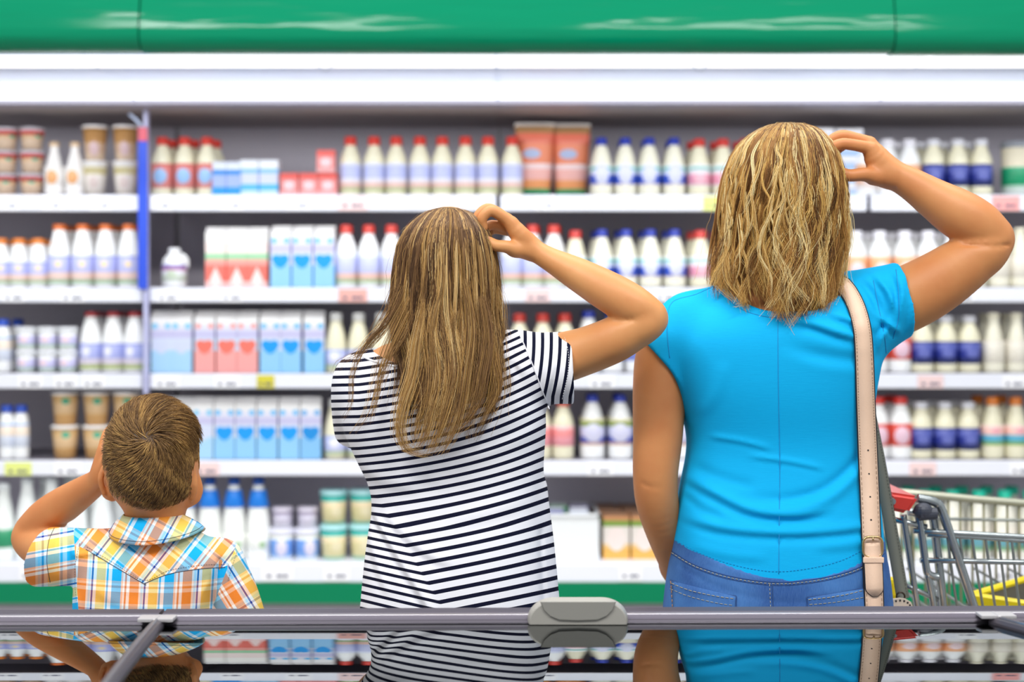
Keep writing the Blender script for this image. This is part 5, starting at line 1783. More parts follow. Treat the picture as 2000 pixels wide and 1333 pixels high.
f.loft([(gz(a), gx(b), gx(c), d, e) for a, b, c, d, e in hip], .02, .004)
for s in (-1, 1):
    cx = gx(885) + s * .066
    f.limb([(cx, 2.25, .72), (cx, 2.25, .42), (cx - s * .01, 2.265, .09)], [.066, .046, .034], .03)
    f.limb([(cx - s * .01, 2.25, .045), (cx, 2.40, .032)], [.033, .026], .02)
hc = g(876, 512, 2.255)
f.ell(hc, (.070, .090, .088), .01)
f.ell((hc[0], hc[1] + .026, hc[2] - .060), (.053, .060, .060), .03)
face(f, (hc[0], hc[1] + .003, hc[2] - .02), .95)
for s in (-1, 1): f.ell((hc[0] + s * .070, hc[1] + .005, hc[2] - .03), (.009, .017, .028), .006)
f.limb([g(868, 590, 2.26), g(845, 660, 2.25), g(838, 715, 2.245)], [.045, .044, .052], .02)
f.limb([g(838, 700), g(760, 720), g(708, 746)], [.036, .036, .035], .025)
f.limb([g(850, 695), g(930, 700), g(1000, 722)], [.036, .040, .040], .025)
# arm folded in front
f.limb([g(706, 745), g(708, 800, 2.28), g(738, 862, 2.36), g(800, 900, 2.42), g(870, 905, 2.45)], [.036, .034, .030, .027, .020], .012)
f.limb([g(870, 905, 2.45), g(925, 895, 2.455)], [.021, .024], .01, 2, flat=(1, 1.6, 1))
for k in range(4): f.limb([g(925, 883 + 9 * k, 2.455), g(955, 880 + 10 * k, 2.458), g(976 - 3 * k, 884 + 11 * k, 2.452)], [.0085, .0075, .006], .003, 3)
f.limb([g(890, 885, 2.45), g(915, 868, 2.455), g(936, 862, 2.455)], [.010, .0085, .007], .005, 3)
# raised arm
f.limb([g(1000, 722), g(1070, 706, 2.24), g(1140, 687, 2.225), g(1205, 661, 2.205), g(1256, 631, 2.195)], [.042, .0415, .0375, .0355, .0310], .012)
f.limb([g(1256, 634, 2.195), g(1277, 624, 2.193)], [.0275, .0225], .010, 2)
f.limb([g(1270, 616, 2.193), g(1235, 597, 2.193), g(1190, 571, 2.20), g(1130, 537, 2.215), g(1080, 510, 2.228), g(1046, 491, 2.235), g(1030, 481, 2.237)], [.0260, .0320, .0315, .0262, .0195, .0168, .0170], .0035, 6)
# hand
f.limb([g(1038, 484, 2.234), g(1016, 460, 2.226), g(998, 437, 2.222)], [.0150, .0150, .0112], .007, 3)
f.limb([g(1036, 482, 2.24), g(1010, 452, 2.240), g(990, 430, 2.240)], [.0150, .0140, .0108], .007, 3)
f.limb([g(1034, 484, 2.246), g(1008, 456, 2.254), g(990, 438, 2.256)], [.0135, .0125, .0098], .007, 3)
f.limb([g(1034, 490, 2.232), g(1004, 487, 2.222)], [.0145, .0125], .008, 3)
fingers(f, [
    ([g(999, 436, 2.222), g(978, 421, 2.216), g(958, 412, 2.212), g(942, 427, 2.212), g(945, 444, 2.216)], [.0105, .0092, .0088, .0080, .0066]),
    ([g(990, 431, 2.240), g(972, 416, 2.236), g(952, 408, 2.232), g(936, 419, 2.230), g(926, 436, 2.230)], [.0104, .0092, .0088, .0080, .0066]),
    ([g(988, 444, 2.256), g(972, 441, 2.250), g(958, 440, 2.246), g(949, 447, 2.244), g(944, 458, 2.244)], [.0095, .0082, .0080, .0072, .0060]),
    ([g(994, 452, 2.262), g(976, 450, 2.262), g(964, 450, 2.260), g(956, 455, 2.258), g(950, 463, 2.256)], [.0082, .0070, .0066, .0060, .0052]),
    ([g(1008, 488, 2.222), g(988, 482, 2.214), g(970, 480, 2.212), g(958, 474, 2.214), g(950, 468, 2.217)], [.0122, .0100, .0092, .0085, .0064])])
f.fold([(gx(1186), gz(628)), (gx(1210), gz(627)), (gx(1238), gz(622))], -.0030, 3.0 * 2.2 / F, 2.25, 0, .3)
me, V, Q = f.mesh('girl_body')
adopt(link_mesh('body', me, SKIN_G), girl)
GB = Surf(V, Q)
del f
nb = bmesh.new()
bmesh.ops.create_uvsphere(nb, u_segments=10, v_segments=6, radius=1, matrix=Matrix.Translation(g(952, 467, 2.2085)) @ Matrix.Rotation(.7, 4, 'Y') @ Matrix.Diagonal((.0050, .0016, .0042, 1)))
no = link_mesh('fingernail', bm_mesh(nb), mat('nail_pink', '#d99a84', .3), None, True)
adopt(no, girl)

# striped T-shirt
f = Field(axis(gx(640), gx(1150), .0030), axis(2.10, 2.40, .0032), axis(gz(1235), gz(630), .0030))
f.loft([(gz(a), gx(b), gx(c), d, e) for a, b, c, d, e in torso], .02, 0)
f.limb([g(830, 712), g(770, 728), g(712, 748)], [.042, .044, .046], .025)
f.limb([g(860, 712), g(930, 714), g(1000, 722)], [.042, .050, .058], .025)
f.limb([g(712, 748), g(700, 795, 2.28), g(706, 850, 2.33)], [.046, .043, .043], .02, clip=[(g(704, 845, 2.33), (0, .5, -.85))])
f.limb([g(990, 724), g(1060, 720, 2.243), g(1150, 718, 2.235)], [.060, .0565, .0580], .02, clip=[(g(1117, 720, 2.235), (.995, 0, .05))])
# loose hem at the side
f.limb([g(1048, 960), g(1052, 1060), g(1058, 1215)], [.010, .021, .028], .03)
sl, X, Y, Z = f.win((gx(690), 2.1, gz(740)), (gx(1010), 2.5, gz(620)))
cx = gx(842)
edge = gz(716) + (np.abs(X - cx) / (gx(985) - cx)) ** 2.2 * (gz(664) - gz(716))
f.a[sl] = np.maximum(f.a[sl], np.minimum(Z - edge, .75 * ((gx(986) - gx(698)) / 2 - np.abs(X - (gx(986) + gx(698)) / 2))) * .8)
sl, X, Y, Z = f.win((gx(600), 2.0, gz(1240)), (gx(1120), 2.5, gz(1150)))
f.a[sl] = np.maximum(f.a[sl], gz(1212) - Z + 0 * X + 0 * Y)
def gf(pts, amp, wd, asym=.5, end=.25): f.fold([(gx(a), gz(b)) for a, b in pts], amp, wd * DG / F, 2.25, asym, end)
gf([(728, 985), (760, 1030), (800, 1090), (838, 1150), (860, 1200)], .0060, 10, 1.0, .2)
gf([(740, 980), (790, 1020), (840, 1060), (900, 1085)], .0035, 12, .8, .3)
gf([(722, 1030), (745, 1090), (770, 1150)], .003, 10, .6, .3)
gf([(700, 900), (760, 930), (830, 940)], .003, 16, .6, .3)
gf([(1066, 820), (1010, 850), (930, 880), (840, 900)], .0025, 14, .6, .4)
gf([(990, 655), (1000, 690), (1010, 740)], -.004, 6, .4, .4)
gf([(975, 690), (1000, 700), (1030, 735)], .003, 7, .6, .4)
gf([(1055, 1020), (1058, 1110), (1064, 1200)], -.004, 5, 0, .15)
gf([(1090, 680), (1082, 730), (1066, 785)], -.003, 6, .6, .4)
gf([(880, 1000), (960, 985), (1050, 960)], .002, 18, .5, .4)
me, V, Q = f.mesh('girl_shirt')
# stripe coordinates, measured from the way the cloth hangs
pxv = 1000 + V[:, 0] / V[:, 1] * F
pyv = HOR - (V[:, 2] - ZC) / V[:, 1] * F
def slope_field(x, y):
    u = (x - 700) / 360.0
    t = np.clip((y - 690) / 480, 0, 1.1)
    rise = np.where(u > 0, (42 * u + 62 * np.clip(u, 0, 2) ** 2.0) * (1 - .72 * t) * np.clip(1.35 - .55 * t, 0, 1.2) * .92, 8 * u)
    # lower left: the cloth is pulled into a diagonal fold
    low = np.clip((y - 960) / 200, 0, 1.2)
    low = np.clip((y - 940) / 90, 0, 1)
    xf = 730 + (y - 960) * .59
    q_ = np.where(x < xf, x - 705, (xf - 705) * np.exp(-np.clip(x - xf, 0, 600) / 420.0))
    rise = rise - .27 * low * np.clip(q_, 0, 200)
    return y + rise
s_body = slope_field(pxv, pyv) / 15.6
ax0 = Vector((1.0, -.03))
s_sl = (pxv - (pyv - 720) * -.06 - 12 * np.clip((pyv - 690) / 60, -1.2, 1.4) ** 2 * -.35 - .0 * pyv) / 17.0
msk = ((pxv - 1015) * (800 - 655) - (pyv - 655) * (1075 - 1015)) / 157.0
vattr(me, 's_body', s_body); vattr(me, 's_sleeve', s_sl); vattr(me, 'sleeve', msk)
STR = mat('shirt_stripes', '#f4f4f8', .8, spec=.2)
q = NT(STR)
pick = q.math('GREATER_THAN', q.attr('sleeve'), 0.0)
sb_, ss_ = q.attr('s_body'), q.attr('s_sleeve')
sv = q.math('ADD', q.math('MULTIPLY', ss_, pick), q.math('MULTIPLY', sb_, q.math('SUBTRACT', 1.0, pick)))
x, y, z, v = q.coord('Object')
fr_ = q.math('FRACT', q.math('ADD', sv, 100.0))
dark = q.math('LESS_THAN', fr_, .39)
fab = q.noise(v, 600, 2)
q.base(q.mix(dark, q.mix(q.math('MULTIPLY', fab, .3), hexc('#f3f3f8'), hexc('#e2e2ee')), hexc('#070b28')))
q.bump(fab, .15, .0008)
so = adopt(link_mesh('striped_t_shirt', me, STR), girl)
so['label'] = 'white T-shirt with navy stripes'
GS = Surf(V, Q)
del f
def gchild(o, par):
    o.parent = par; return o
SW = mat('seam_white', '#e9e9f0', .8)
gchild(line_tube('sleeve_seam', GS, [(1016, 657), (1035, 700), (1058, 760), (1073, 800)], .0011, SW, None, .0002), so)
gchild(stitches('cuff_stitch', GS, [(1101, 654), (1110, 690), (1109, 730), (1098, 780)], SW, None, 3, 2, .0005), so)
gchild(line_tube('neck_band', GS, [(702, 694), (730, 706), (765, 715), (800, 718)], .0022, mat('band_white', '#f1f1f6', .8), None, .0), so)
# trousers and shoes behind the freezer
f = Field(axis(gx(680), gx(1100), .007), axis(2.10, 2.45, .007), axis(.03, gz(1170), .014))
f.loft([(gz(a), gx(b), gx(c), d, e) for a, b, c, d, e in [(1172, 726, 1048, 2.25, .086), (1300, 714, 1056, 2.25, .098), (1390, 728, 1046, 2.25, .094)]], .02)
for s in (-1, 1):
    cx = gx(885) + s * .066
    f.limb([(cx, 2.25, .74), (cx, 2.25, .42), (cx - s * .01, 2.265, .07)], [.072, .056, .046], .03)
me, V, Q = f.mesh('girl_trousers')
adopt(link_mesh('trousers', me, mat('trousers_navy', '#2b3550', .8)), girl)
for s in (-1, 1):
    cx = gx(885) + s * .056
    f = Field(axis(cx - .06, cx + .06, .007), axis(2.17, 2.50, .007), axis(-.005, .12, .007))
    f.limb([(cx, 2.25, .05), (cx, 2.34, .04), (cx + s * .005, 2.41, .034)], [.040, .039, .032], .02)
    f.a = np.maximum(f.a, .002 - f.zs[None, None, :])
    me, V, Q = f.mesh('shoe'); adopt(link_mesh('shoe', me, mat('shoe_white', '#d8d4ce', .6)), girl)

# long hair
HG = hair_mat('hair_light_brown', '#5a3d26', [(0, '#412c1d'), (.3, '#6b4b2f'), (.55, '#947048'), (.78, '#c89a56'), (1, '#f3d296')], .5)
rows = [(405, 870, 880, 2.25, .004), (408, 853, 897, 2.25, .028), (413, 836, 915, 2.25, .046), (421, 820, 931, 2.25, .062), (435, 803, 946, 2.25, .080), (453, 788, 958, 2.25, .094), (480, 775, 967, 2.252, .104), (520, 768, 974, 2.252, .108), (560, 766, 977, 2.25, .106), (600, 764, 976, 2.245, .100),
        (640, 768, 978, 2.232, .092), (680, 778, 981, 2.212, .078), (720, 786, 982, 2.192, .062), (760, 786, 978, 2.178, .052), (800, 781, 968, 2.172, .048), (840, 778, 950, 2.17, .046), (880, 786, 925, 2.17, .044), (910, 800, 900, 2.17, .043)]
def ends_g(p):
    c = math.cos(p)
    return 800 - 40 * max(0, c + .12) ** .8 - 60 * max(0, -c - .45)
ext = []
for path, cnt, spr, tone in (
        ([(800, 520, 2.18), (780, 590, 2.17), (745, 650, 2.17), (700, 690, 2.18), (668, 706, 2.19), (656, 728, 2.20)], 30, .005, .45),
        ([(790, 560, 2.17), (765, 620, 2.165), (715, 675, 2.17), (690, 730, 2.16), (686, 790, 2.155), (668, 822, 2.16)], 24, .0035, .5),
        ([(800, 580, 2.16), (770, 640, 2.16), (745, 700, 2.155), (730, 770, 2.15), (718, 810, 2.15), (690, 850, 2.15)], 34, .005, .5),
        ([(805, 600, 2.16), (775, 660, 2.16), (748, 720, 2.155), (735, 780, 2.15), (722, 830, 2.15)], 30, .004, .55),
        ([(815, 600, 2.155), (790, 660, 2.155), (762, 700, 2.155), (742, 760, 2.15)], 30, .005, .45),
        ([(775, 560, 2.19), (762, 610, 2.19), (735, 655, 2.185), (712, 685, 2.18)], 70, .006, .4),
        ([(832, 590, 2.150), (818, 660, 2.142), (806, 735, 2.135), (785, 800, 2.128), (782, 850, 2.126), (800, 882, 2.126), (838, 888, 2.126)], 150, .006, .72),
        ([(862, 565, 2.146), (846, 650, 2.140), (852, 735, 2.130), (842, 800, 2.126), (830, 850, 2.124), (815, 876, 2.124)], 130, .005, .70),
        ([(892, 610, 2.143), (883, 670, 2.139), (886, 735, 2.128), (868, 810, 2.124), (850, 860, 2.122), (838, 886, 2.122)], 140, .006, .62),
        ([(905, 545, 2.148), (918, 640, 2.140), (908, 735, 2.128), (895, 810, 2.124), (875, 860, 2.122), (856, 890, 2.122)], 110, .005, .55),
        ([(940, 580, 2.152), (952, 655, 2.142), (942, 735, 2.130), (930, 790, 2.128), (905, 830, 2.126), (880, 850, 2.126)], 90, .006, .5),
        ([(960, 700, 2.138), (968, 760, 2.136), (952, 800, 2.134), (935, 835, 2.132)], 60, .005, .6),
        ([(970, 690, 2.145), (975, 745, 2.142), (962, 790, 2.14), (966, 812, 2.14)], 50, .004, .6),
        ([(972, 560, 2.20), (978, 610, 2.20), (982, 640, 2.205), (992, 665, 2.21)], 26, .006, .75)):
    ext.append((path, cnt, spr, tone))
rr = np.random.default_rng(9)
for i in range(32):
    a = rr.uniform(-2.8, -.3)
    p0 = rr.uniform(412, 520); L = rr.uniform(180, 330)
    pts = []
    for t in np.linspace(0, 1, 7):
        py = p0 + L * t
        cx_ = np.interp(py, [r[0] for r in rows], [(r[1] + r[2]) / 2 for r in rows]); hw = np.interp(py, [r[0] for r in rows], [(r[2] - r[1]) / 2 for r in rows])
        dd = np.interp(py, [r[0] for r in rows], [r[3] for r in rows]); bb = np.interp(py, [r[0] for r in rows], [r[4] for r in rows])
        aa = a + .05 * math.sin(t * 5 + i) * t
        pts.append((cx_ + hw * 1.01 * math.cos(aa), py, dd + bb * 1.02 * math.sin(aa)))
    ext.append((pts, 12, .0014, rr.uniform(.6, 1.0)))
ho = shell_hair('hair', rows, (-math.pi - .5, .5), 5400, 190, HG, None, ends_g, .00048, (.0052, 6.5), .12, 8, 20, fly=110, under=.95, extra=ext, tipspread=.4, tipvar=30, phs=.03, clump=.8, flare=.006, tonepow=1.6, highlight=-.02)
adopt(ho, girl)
# ---------------------------------------------------------------- the boy
DB = 2.24
def b_(px, py, d=DB): return tuple(P(px, py, d))
def bz_(py): return PZ(py, DB)
def bx_(px): return PX(px, DB)
boy = empty('person', (PX(295, DB), DB, 0), 'person with short brown hair in an orange and blue plaid shirt, hand against the head', 'person')
SKIN_B = skin_mat('skin_boy', '#d08b55', '#c67a46')
torso = [(1045, 235, 365, 2.24, .045), (1062, 190, 420, 2.24, .058), (1085, 160, 448, 2.238, .066), (1115, 149, 438, 2.238, .072), (1165, 146, 424, 2.24, .076), (1250, 148, 424, 2.24, .080), (1330, 146, 428, 2.24, .082), (1420, 142, 432, 2.24, .084)]
f = Field(axis(bx_(-60), bx_(530), .0042, [(bx_(175), bx_(230), .0024)]), axis(2.04, 2.50, .0045, [(2.15, 2.26, .003)]), axis(-.01, bz_(775), .0105, [(bz_(1110), bz_(770), .0038)]))
f.loft([(bz_(a), bx_(b), bx_(c), d, e) for a, b, c, d, e in torso], .02, .010)
f.loft([(bz_(a), bx_(b), bx_(c), d, e) for a, b, c, d, e in [(1400, 155, 420, 2.24, .078), (1500, 158, 420, 2.24, .084), (1570, 170, 410, 2.24, .08)]], .02)
for s in (-1, 1):
    cx = bx_(288) + s * .055
    f.limb([(cx, 2.24, .56), (cx, 2.24, .33), (cx - s * .008, 2.25, .08)], [.058, .042, .032], .03)
    f.limb([(cx - s * .008, 2.24, .04), (cx, 2.36, .03)], [.030, .024], .02)
hc = b_(296, 884, 2.235)
f.ell(hc, (.0675, .090, .0765), .01)
f.ell((hc[0] + .002, hc[1] - .002, hc[2] - .038), (.064, .080, .058), .03)
f.ell((hc[0] + .004, hc[1] + .026, hc[2] - .062), (.050, .056, .052), .03)
face(f, (hc[0] + .002, hc[1] + .0, hc[2] - .020), .90)
# ears
for px, py, s, tilt in ((214, 940, -1, .24), (374, 951, 1, -.20)):
    c = Vector(b_(px, py, 2.238))
    rot = Matrix.Rotation(tilt, 3, 'Y') @ Matrix.Rotation(-s * .85, 3, 'Z')
    f.ell(c, (.0080, .0195, .0290), .005, rot)
    f.ell(c + Vector((-s * .004, .003, -.022)), (.009, .011, .011), .006)
    f.limb([c + Vector((s * .006, -.012, .022)), c + Vector((s * .0095, -.017, .004)), c + Vector((s * .005, -.012, -.018))], [.0045, .0048, .0042], .004, 4)
f.limb([b_(300, 945, 2.235), b_(303, 1000, 2.238), b_(302, 1060, 2.24)], [.043, .0430, .050], .015)
f.limb([b_(302, 1060), b_(235, 1078), b_(185, 1090)], [.030, .030, .030], .02)
f.limb([b_(302, 1060), b_(370, 1080), b_(430, 1095)], [.030, .030, .030], .02)
# hanging arm
f.limb([b_(432, 1096), b_(452, 1180), b_(464, 1270, 2.245), b_(458, 1350, 2.27), b_(450, 1405, 2.29)], [.030, .028, .026, .022, .017], .012)
f.limb([b_(450, 1405, 2.29), b_(446, 1440, 2.30)], [.018, .021], .008, 2, flat=(1.5, 1, 1))
for k in range(4): f.limb([b_(446, 1440, 2.284 + .011 * k), b_(446, 1470, 2.286 + .012 * k), b_(440, 1488, 2.288 + .012 * k)], [.0075, .0068, .0058], .003, 3)
f.limb([b_(446, 1420, 2.275), b_(438, 1446, 2.268), b_(434, 1462, 2.270)], [.009, .0075, .0062], .004, 3)
# raised arm
f.limb([b_(180, 1090), b_(120, 1084, 2.29), b_(74, 1066, 2.34), b_(57, 1053, 2.355)], [.034, .0345, .0320, .0280], .012)
f.limb([b_(59, 1050, 2.355), b_(53, 1041, 2.356)], [.0260, .0210], .010, 2)
f.limb([b_(60, 1034, 2.355), b_(90, 1011, 2.345), b_(125, 986, 2.325), b_(165, 959, 2.295), b_(193, 939, 2.270), b_(203, 924, 2.262)], [.0255, .0310, .0295, .0240, .0195, .0185], .003, 6)
# hand laid against the temple, fingers pointing to the forehead
f.limb([b_(198, 930, 2.262), b_(199, 905, 2.262), b_(203, 882, 2.264)], [.0165, .0140, .0115], .008, 3)
f.limb([b_(203, 926, 2.268), b_(208, 900, 2.280), b_(211, 884, 2.288)], [.0150, .0130, .0110], .008, 3)
fingers(f, [
    ([b_(203, 882, 2.264), b_(204, 866, 2.268), b_(209, 848, 2.276), b_(217, 836, 2.290)], [.0098, .0086, .0078, .0062]),
    ([b_(206, 885, 2.276), b_(208, 868, 2.286), b_(220, 854, 2.300), b_(230, 848, 2.314)], [.0098, .0086, .0078, .0062]),
    ([b_(211, 889, 2.286), b_(214, 876, 2.300), b_(222, 868, 2.314), b_(232, 864, 2.326)], [.0094, .0082, .0075, .0060]),
    ([b_(212, 900, 2.294), b_(215, 892, 2.308), b_(222, 886, 2.318), b_(230, 884, 2.328)], [.0085, .0074, .0068, .0056]),
    ([b_(205, 915, 2.252), b_(208, 900, 2.246), b_(214, 886, 2.244), b_(222, 876, 2.244)], [.0108, .0085, .0075, .0060])])
f.fold([(bx_(60), bz_(1042)), (bx_(85), bz_(1041)), (bx_(118), bz_(1037))], -.003, 3.0 * 2.34 / F, 2.45, 0, .3)
me, V, Q = f.mesh('boy_body')
# colour the scalp under the hair
adopt(link_mesh('body', me, SKIN_B), boy)
BB = Surf(V, Q)
bodyT = BB.t
del f

# plaid shirt
f = Field(axis(bx_(0), bx_(540), .0030), axis(2.05, 2.40, .0032), axis(bz_(1400), bz_(1000), .0045, [(bz_(1200), bz_(1000), .0030)]))
f.loft([(bz_(a), bx_(b), bx_(c), d, e) for a, b, c, d, e in torso], .02, 0)
f.limb([b_(300, 1078), b_(240, 1082), b_(185, 1088)], [.034, .036, .038], .02)
f.limb([b_(300, 1078), b_(370, 1090), b_(432, 1100)], [.034, .036, .034], .02)
f.limb([b_(195, 1090), b_(145, 1088, 2.26), b_(60, 1088, 2.33)], [.042, .0455, .0490], .016, clip=[(b_(88, 1070, 2.30), (-.88, .34, .30))])
f.limb([b_(428, 1098), b_(452, 1150), b_(470, 1215), b_(480, 1270)], [.036, .0375, .0400, .0410], .012, clip=[(b_(474, 1236), (.2, 0, -.98))])
f.carve([b_(464, 1225), b_(470, 1300)], [.034, .034], 1)
def bf(pts, amp, wd, asym=.5, end=.25): f.fold([(bx_(a), bz_(b)) for a, b in pts], amp, wd * DB / F, 2.24, asym, end)
bf([(150, 1078), (190, 1072), (235, 1058)], .0035, 7, .8, .3)
bf([(160, 1066), (205, 1062), (240, 1046)], -.003, 6, 0, .3)
bf([(120, 1040), (125, 1080), (110, 1120)], -.003, 7, .4, .3)
bf([(140, 1045), (150, 1100), (146, 1150)], -.0035, 6, 0, .2)
bf([(418, 1190), (424, 1150), (436, 1110), (440, 1080)], -.0075, 6, 0, .15)
bf([(400, 1185), (408, 1150), (424, 1120)], .004, 7, 0, .3)
bf([(200, 1130), (260, 1160), (330, 1165)], .0025, 12, .5, .3)
bf([(210, 1185), (290, 1178), (370, 1186)], .002, 12, .5, .3)
bf([(160, 1140), (172, 1170), (176, 1200)], .003, 8, .4, .3)
me, V, Q = f.mesh('boy_shirt')
pxv = 1000 + V[:, 0] / V[:, 1] * F
pyv = HOR - (V[:, 2] - ZC) / V[:, 1] * F
# yoke edge: a shallow V on the back
edge = np.where(pxv < 281, np.interp(pxv, [140, 175, 225, 281], [1060, 1078, 1108, 1141]), np.interp(pxv, [281, 330, 390, 430, 470], [1141, 1122, 1112, 1110, 1096]))
yoke = (edge - pyv)
sl_l = (147 - pxv) + (pyv - 1090) * .06
sl_r = ((pxv - 414) * 1.0 + (pyv - 1190) * .38) 
wob = 5 * np.sin((pxv - 150) / 60)
u_b, v_b = pxv - 280 + (pyv - 1160) * .06, pyv - 1105 - .00055 * (pxv - 285) ** 2 * -1 + wob * .4
ca, sa = math.cos(math.radians(38)), math.sin(math.radians(38))
u_y, v_y = (pxv - 281) * ca + (pyv - 1141) * sa + 6, -(pxv - 281) * sa + (pyv - 1141) * ca + 2
u_l, v_l = (pyv - 1050) + (pxv - 110) * .18 + 8, (pxv - 120)
c2, s2 = math.cos(math.radians(-32)), math.sin(math.radians(-32))
u_r, v_r = (pxv - 440) * c2 - (pyv - 1100) * -s2, (pxv - 440) * -s2 + (pyv - 1100) * c2
yk = yoke > 0
for nm, val in (('u_b', u_b), ('v_b', v_b), ('u_y', u_y), ('v_y', v_y), ('u_l', u_l), ('v_l', v_l), ('u_r', u_r), ('v_r', v_r), ('m_y', yoke), ('m_l', sl_l), ('m_r', sl_r)):
    vattr(me, nm, val)
PER = 103.0
STOPS = [(0, '#1d3f9c'), (.035, '#f6f2ee'), (.09, '#f5d263'), (.265, '#f7f2ea'), (.285, '#35b4e8'), (.318, '#f4f6f8'), (.385, '#12b4ec'), (.565, '#f4c9b2'), (.60, '#f8f4f0'), (.635, '#e08a50'), (.668, '#f8f4f0'), (.73, '#ef9038'), (.905, '#f6e8dc'), (.94, '#bfe0f4'), (.985, '#f7f4f2')]


def plaid(name, chooser):
    m = mat(name, '#ffffff', .8, spec=.2)
    q = NT(m)
    u, v = chooser(q)
    def band(t):
        return q.ramp(q.math('FRACT', q.math('ADD', q.math('DIVIDE', t, PER), 50.0)), [(p, hexc(c)) for p, c in STOPS])
    x, y, z, vec = q.coord('Object')
    cu, cv = band(u), band(q.math('ADD', q.math('MULTIPLY', v, .80), 31.0))
    col = q.mix(.30, cu, cv)
    mul = q.mix(1.0, cu, cv, 'MULTIPLY')
    col = q.mix(.22, col, mul)
    fab = q.noise(vec, 500, 2)
    q.base(col)
    q.bump(q.math('ADD', q.math('MULTIPLY', fab, .3), q.noise(vec, 45, 3)), .25, .003)
    return m


def choose(q):
    g_ = lambda n: q.math('GREATER_THAN', q.attr(n), 0.0)
    def sel(a, b, mk): return q.math('ADD', q.math('MULTIPLY', a, mk), q.math('MULTIPLY', b, q.math('SUBTRACT', 1.0, mk)))
    my, ml, mr = g_('m_y'), g_('m_l'), g_('m_r')
    u = sel(q.attr('u_y'), q.attr('u_b'), my); v = sel(q.attr('v_y'), q.attr('v_b'), my)
    u = sel(q.attr('u_l'), u, ml); v = sel(q.attr('v_l'), v, ml)
    return sel(q.attr('u_r'), u, mr), sel(q.attr('v_r'), v, mr)


PLAID = plaid('shirt_plaid', choose)
so = adopt(link_mesh('plaid_shirt', me, PLAID), boy)
so['label'] = 'short-sleeved plaid shirt in orange, yellow and blue'
BS = Surf(V, Q)
del f
def bchild(o, par):
    o.parent = par; return o
ST = mat('thread_dark', '#4a4a58', .8)
bchild(line_tube('yoke_seam', BS, [(168, 1074), (225, 1108), (281, 1141), (282, 1141)], .0006, ST, None, .0003), so)
bchild(line_tube('yoke_seam', BS, [(281, 1141), (330, 1122), (390, 1112), (440, 1109)], .0006, ST, None, .0003), so)
bchild(stitches('yoke_stitch', BS, [(170, 1069), (225, 1102), (281, 1134), (330, 1115), (390, 1105), (440, 1103)], ST, None, 3, 2, .0003), so)
bchild(stitches('armhole_stitch', BS, [(156, 1062), (148, 1100), (147, 1140), (150, 1175)], ST, None, 3, 2, .0003), so)
bchild(stitches('armhole_stitch', BS, [(462, 1080), (452, 1110), (444, 1140)], ST, None, 3, 2, .0003), so)
bchild(line_tube('cuff_seam', BS, [(106, 1032), (95, 1060), (92, 1100), (98, 1138)], .0005, ST, None, .0003), so)
# turned-down collar
na = 56
def collar_pt(a, t):
    """a: angle around the neck, t: 0 at the fold, 1 at the lower edge."""
    ca_, sa_ = math.cos(a), math.sin(a)
    cx, cy = bx_(300 + 8 * t), 2.238
    rx = .0455 + (.0745 - .0455) * t + .004 * math.sin(t * 3.1)
    ry = .0480 + (.0720 - .0480) * t
    z = bz_(1003) + (bz_(1050) - bz_(1003)) * t
    back = max(0, -sa_)
    z += (.010 * (1 - back) * t) + .006 * max(0, ca_) * t
    z -= .03 * max(0, sa_) * (1 - .3 * t)
    return Vector((cx + rx * ca_, cy + ry * sa_, z))
vs, fs, uu, vv = [], [], [], []
nt_ = 7
for j in range(nt_ + 1):
    for i in range(na + 1):
        a = -math.pi * 1.46 + i / na * math.pi * 1.92
        p = collar_pt(a, j / nt_)
        vs.append(tuple(p))
        X_ = 1000 + p.x / p.y * F; Y_ = HOR - (p.z - ZC) / p.y * F
        uu.append((X_ - 300) * math.cos(.5) + (Y_ - 1025) * math.sin(.5) + 72); vv.append(-(X_ - 300) * math.sin(.5) + (Y_ - 1025) * math.cos(.5) + 10)
for j in range(nt_):
    for i in range(na):
        a = j * (na + 1) + i
        fs.append((a, a + na + 1, a + na + 2, a + 1))
me = bpy.data.meshes.new('collar'); me.from_pydata(vs, [], fs); me.polygons.foreach_set('use_smooth', [True] * len(fs))
vattr(me, 'u_b', uu); vattr(me, 'v_b', vv)
co = link_mesh('collar', me, plaid('collar_plaid', lambda q: (q.attr('u_b'), q.attr('v_b'))))
sm = co.modifiers.new('s', 'SOLIDIFY'); sm.thickness = .0022
bchild(co, so)
bchild(tube('collar_edge', [collar_pt(-math.pi * 1.46 + i / 60 * math.pi * 1.92, .86) + Vector((0, -.0016, 0)) for i in range(61)], .0004, ST, None, 4), so)
# shorts and shoes
f = Field(axis(bx_(120), bx_(460), .007), axis(2.10, 2.40, .007), axis(.25, bz_(1390), .010))
f.loft([(bz_(a), bx_(b), bx_(c), d, e) for a, b, c, d, e in [(1395, 150, 424, 2.24, .080), (1500, 152, 424, 2.24, .088), (1570, 165, 412, 2.24, .085)]], .02)
for s in (-1, 1):
    cx = bx_(288) + s * .055
    f.limb([(cx, 2.24, .58), (cx, 2.24, .36)], [.066, .062], .03)
f.a = np.maximum(f.a, .33 - f.zs[None, None, :])
me, V, Q = f.mesh('boy_shorts')
adopt(link_mesh('shorts', me, mat('shorts_khaki', '#8f8468', .8)), boy)
for s in (-1, 1):
    cx = bx_(288) + s * .047
    f = Field(axis(cx - .06, cx + .06, .007), axis(2.16, 2.46, .007), axis(-.005, .11, .007))
    f.limb([(cx, 2.24, .045), (cx, 2.32, .036), (cx + s * .004, 2.38, .031)], [.037, .036, .030], .02)
    f.a = np.maximum(f.a, .002 - f.zs[None, None, :])
    me, V, Q = f.mesh('shoe'); adopt(link_mesh('shoe', me, mat('shoe_white', '#d8d4ce', .6)), boy)

